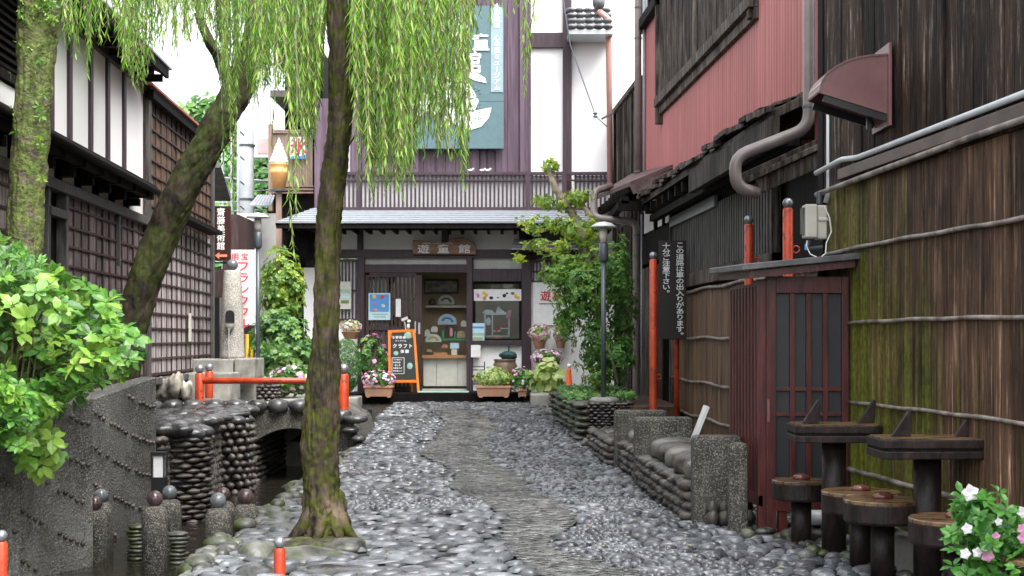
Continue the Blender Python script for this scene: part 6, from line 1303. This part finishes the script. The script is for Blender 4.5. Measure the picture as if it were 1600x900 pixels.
# ================================================================== WILLOWS
def strand_field(mb, st, cols, Yr, ztop=None, lsz=.095, sp=.023):
    """cols: list of (px, py_bottom, Y)"""
    pos = []; dr = []; ups = []; rn = []; sz = []
    for px, pyb, Y in cols:
        zb = PZ(pyb, Y); zt = (ztop or PZ(-130, Y))+random.uniform(-.3,.5); x0 = PX(px, Y); ln_ = max(.25, zt-zb); n = int(ln_/sp); sw = random.uniform(-.1,.1); ph = random.uniform(0,6); base = random.uniform(.0,.85)
        yy = Y; path = []
        for k in range(n):
            s_ = k/n; z = zt-ln_*s_; x = x0+sw*(1-s_)*1.2+.02*math.sin(z*4+ph); y = yy+.05*math.sin(z*3+ph)
            if k % 8 == 0 or k == n-1: path.append((x,y,z))
            if z > PZ(-60, Y): continue
            a = k*2.4+ph; sp_ = random.uniform(.15,.6); pos.append((x,y,z)); dr.append((math.cos(a)*sp_, math.sin(a)*sp_, -1)); ups.append((math.cos(a), math.sin(a), .3)); rn.append(min(1,max(0,base+random.gauss(0,.16)))); sz.append(lsz*random.uniform(.6,1.25)*(1 if s_ < .9 else .75))
        if len(path) > 1: st.tube(path, [.004]*(len(path)-1)+[.0015], 3)
    d = np.array(dr); z = -d/np.linalg.norm(d, axis=1, keepdims=True); y = np.cross(z, np.array(ups)); y /= np.linalg.norm(y, axis=1, keepdims=True)+1e-9; x = np.cross(y, z)
    m = np.stack([y, x, z], 2)*np.array(sz)[:, None, None]; add_leaves(mb, 'long', np.array(pos), m, np.array(rn))
ENV = [(95,95),(112,70),(130,150),(150,70),(175,75),(190,90),(205,140),(225,140),(250,80),(275,95),(300,60),(325,80),(345,130),(360,200),(372,90),(395,170),(405,180),(415,150),(430,140),(445,150),(470,220),(490,240),(500,150),(560,170),(575,270),(600,300),(615,310),(640,290),(660,230),(690,250),(715,260),(728,290),(735,110),(760,50),(800,30)]
def env(px): return np.interp(px, [a for a, c in ENV], [c for a, c in ENV])
# centre willow
wt = thing('willow_tree', 'centre willow with straight mossy trunk rising from the cobbles', 'willow tree', (PX(506,10.05), 10.05, 0)); Y = 10.05
tr = [(507,846,84),(506,832,78),(507,815,70),(506,795,66),(504,765,58),(501,730,55),(499,700,55),(501,660,56),(504,620,52),(506,580,48),(509,530,44),(511,470,42),(512,400,42),(515,340,41),(519,290,40),(526,240,40),(531,190,41),(534,140,43),(535,90,44),(533,40,45),(532,-10,46),(533,-80,46),(536,-250,44)]
q = MB(); path = []; rad = []
for i in range(len(tr)-1):
    for k in range(8):
        t_ = k/8; a, c = tr[i], tr[i+1]; path.append(P(a[0]+(c[0]-a[0])*t_, a[1]+(c[1]-a[1])*t_, Y)); rad.append((a[2]+(c[2]-a[2])*t_)*Y/F/2)
q.tube(path, rad, 110, nz=.2, ns=9, fur=.12)
for ang, ln_ in ((-.4,.28),(.5,.2),(2.7,.2),(3.6,.28),(4.6,.3),(5.4,.25)):
    cx_, cy_ = PX(507,Y), Y; q.tube([(cx_+.06*math.cos(ang),cy_+.06*math.sin(ang),.22),(cx_+.15*math.cos(ang),cy_+.15*math.sin(ang),.07),(cx_+ln_*math.cos(ang),cy_+ln_*math.sin(ang),-.03)], [.075,.05,.015], 14, nz=.3, ns=10)
q.build('trunk', M['bark'], wt, smooth=True)
q = MB(); st_ = MB(); cols = []
for k in range(580):
    px = 545+187*rng.random()**1.25 if rng.random() < .52 else rng.uniform(395, 500)
    e = env(px); cols.append((px, e-abs(rng.normal(0, 95))+rng.uniform(-10, 14), rng.uniform(9.4, 12.8)))
cols += [(461,398,8.9),(462,340,8.9),(458,300,9),(728,292,9.2),(724,270,9.2),(730,240,9.3),(727,200,9.3),(824,120,9.5),(822,92,9.5),(770,45,10),(785,25,10),(805,15,10),(745,60,10),(755,30,10),(822,150,9.5)]
cols += [(427,235,9.5),(472,285,9.4),(478,270,9.6)]
cols += [(rng.uniform(560,650), rng.uniform(230,318), rng.uniform(9,10.5)) for k in range(30)]
strand_field(q, st_, cols, None); q.build('crown', M['willow'], wt); st_.build('hanging_twigs', M['twig'], wt)
q = MB()
for a in ([(533,-40),(600,-60),(700,-50),(790,-40)],[(533,-60),(470,-80),(400,-60)],[(560,-80),(640,-20),(700,-70)]): q.tube([P(x,y,Y+.4) for x, y in a], [.06,.04,.03,.02][:len(a)], 10, nz=.1)
q.tube([P(524,250,10.05),P(545,226,10.0),P(558,208,9.9)], [.012,.009,.004], 6)
q.build('branches', M['bark'], wt, smooth=True)
# leaning willow
w2_ = thing('willow_tree', 'dark mossy willow trunk leaning right across the storehouse', 'willow tree', (PX(172,14.3), 14.3, .5)); Y = 14.3
tr = [(170,690,84),(180,640,76),(190,580,72),(200,525,68),(213,480,66),(228,435,66),(246,385,67),(264,340,68),(283,298,68),(305,258,68),(328,220,66),(348,185,64),(366,150,62),(382,115,58),(393,80,50),(398,45,42),(399,0,36),(398,-60,32),(390,-200,28)]
q = MB(); path = []; rad = []
for i in range(len(tr)-1):
    for k in range(7): t_ = k/7; a, c = tr[i], tr[i+1]; path.append(P(a[0]+(c[0]-a[0])*t_, a[1]+(c[1]-a[1])*t_, Y)); rad.append((a[2]+(c[2]-a[2])*t_)*Y/F/2)
rad = [r*.78 for r in rad]; q.tube(path, rad, 90, nz=.16, ns=6, fur=.1); q.build('trunk', M['bark2'], w2_, smooth=True)
q = MB(); q.tube([P(366,150,Y),P(340,90,Y),P(318,40,Y),P(300,-20,Y)], [.08,.05,.035,.03], 10, nz=.1); q.tube([P(340,90,Y),P(325,70,Y-.2),P(305,20,Y-.3)], [.04,.03,.02], 8, nz=.1); q.build('branches', M['bark2'], w2_, smooth=True)
q = MB(); st_ = MB(); cols = []
for k in range(250):
    px = rng.uniform(195, 400); e = env(px); cols.append((px, e-abs(rng.normal(0, 80))+rng.uniform(-8, 12), rng.uniform(10.8, 14.5)))
for k in range(46):
    px = rng.uniform(98, 200); cols.append((px, env(px)-abs(rng.normal(0,40)), rng.uniform(9.5, 11.5)))
cols += [(350,270,11),(362,300,11),(362,330,11),(358,250,11.2)]
strand_field(q, st_, cols, None); q.build('crown', M['willow'], w2_); st_.build('hanging_twigs', M['twig'], w2_)
# left lichen trunk
w3_ = thing('willow_tree', 'thick lichen covered trunk at the left edge behind the hydrangea', 'willow tree', (PX(35,10.8), 10.8, .7)); Y = 10.8
tr = [(34,680,62),(34,640,60),(34,560,58),(34,480,57),(36,420,57),(39,360,56),(43,300,56),(47,240,56),(50,180,56),(54,120,56),(58,60,60),(60,20,64),(62,-40,70),(64,-200,66)]
q = MB(); path = []; rad = []
for i in range(len(tr)-1):
    for k in range(7): t_ = k/7; a, c = tr[i], tr[i+1]; path.append(P(a[0]+(c[0]-a[0])*t_, a[1]+(c[1]-a[1])*t_, Y)); rad.append((a[2]+(c[2]-a[2])*t_)*Y/F/2)
q.tube(path, rad, 90, nz=.13, ns=12, fur=.05); q.build('trunk', M['bark3'], w3_, smooth=True)
q = MB(); N = 60; pz = np.array([tuple(P(rng.uniform(32,88), rng.uniform(-10,30), Y-.14)) for k in range(40)]+[tuple(P(rng.uniform(15,70), rng.uniform(60,290), Y-.13)) for k in range(26)]); d = rng.normal(0,.5,(len(pz),3))+[0,-.6,.1]; rosettes(q, pz, d, .05, 5, 'q', lo=.3, hi=1, drop=.5)
tag(q.build('fern_tufts', M['hyd'], w3_), kind='stuff')
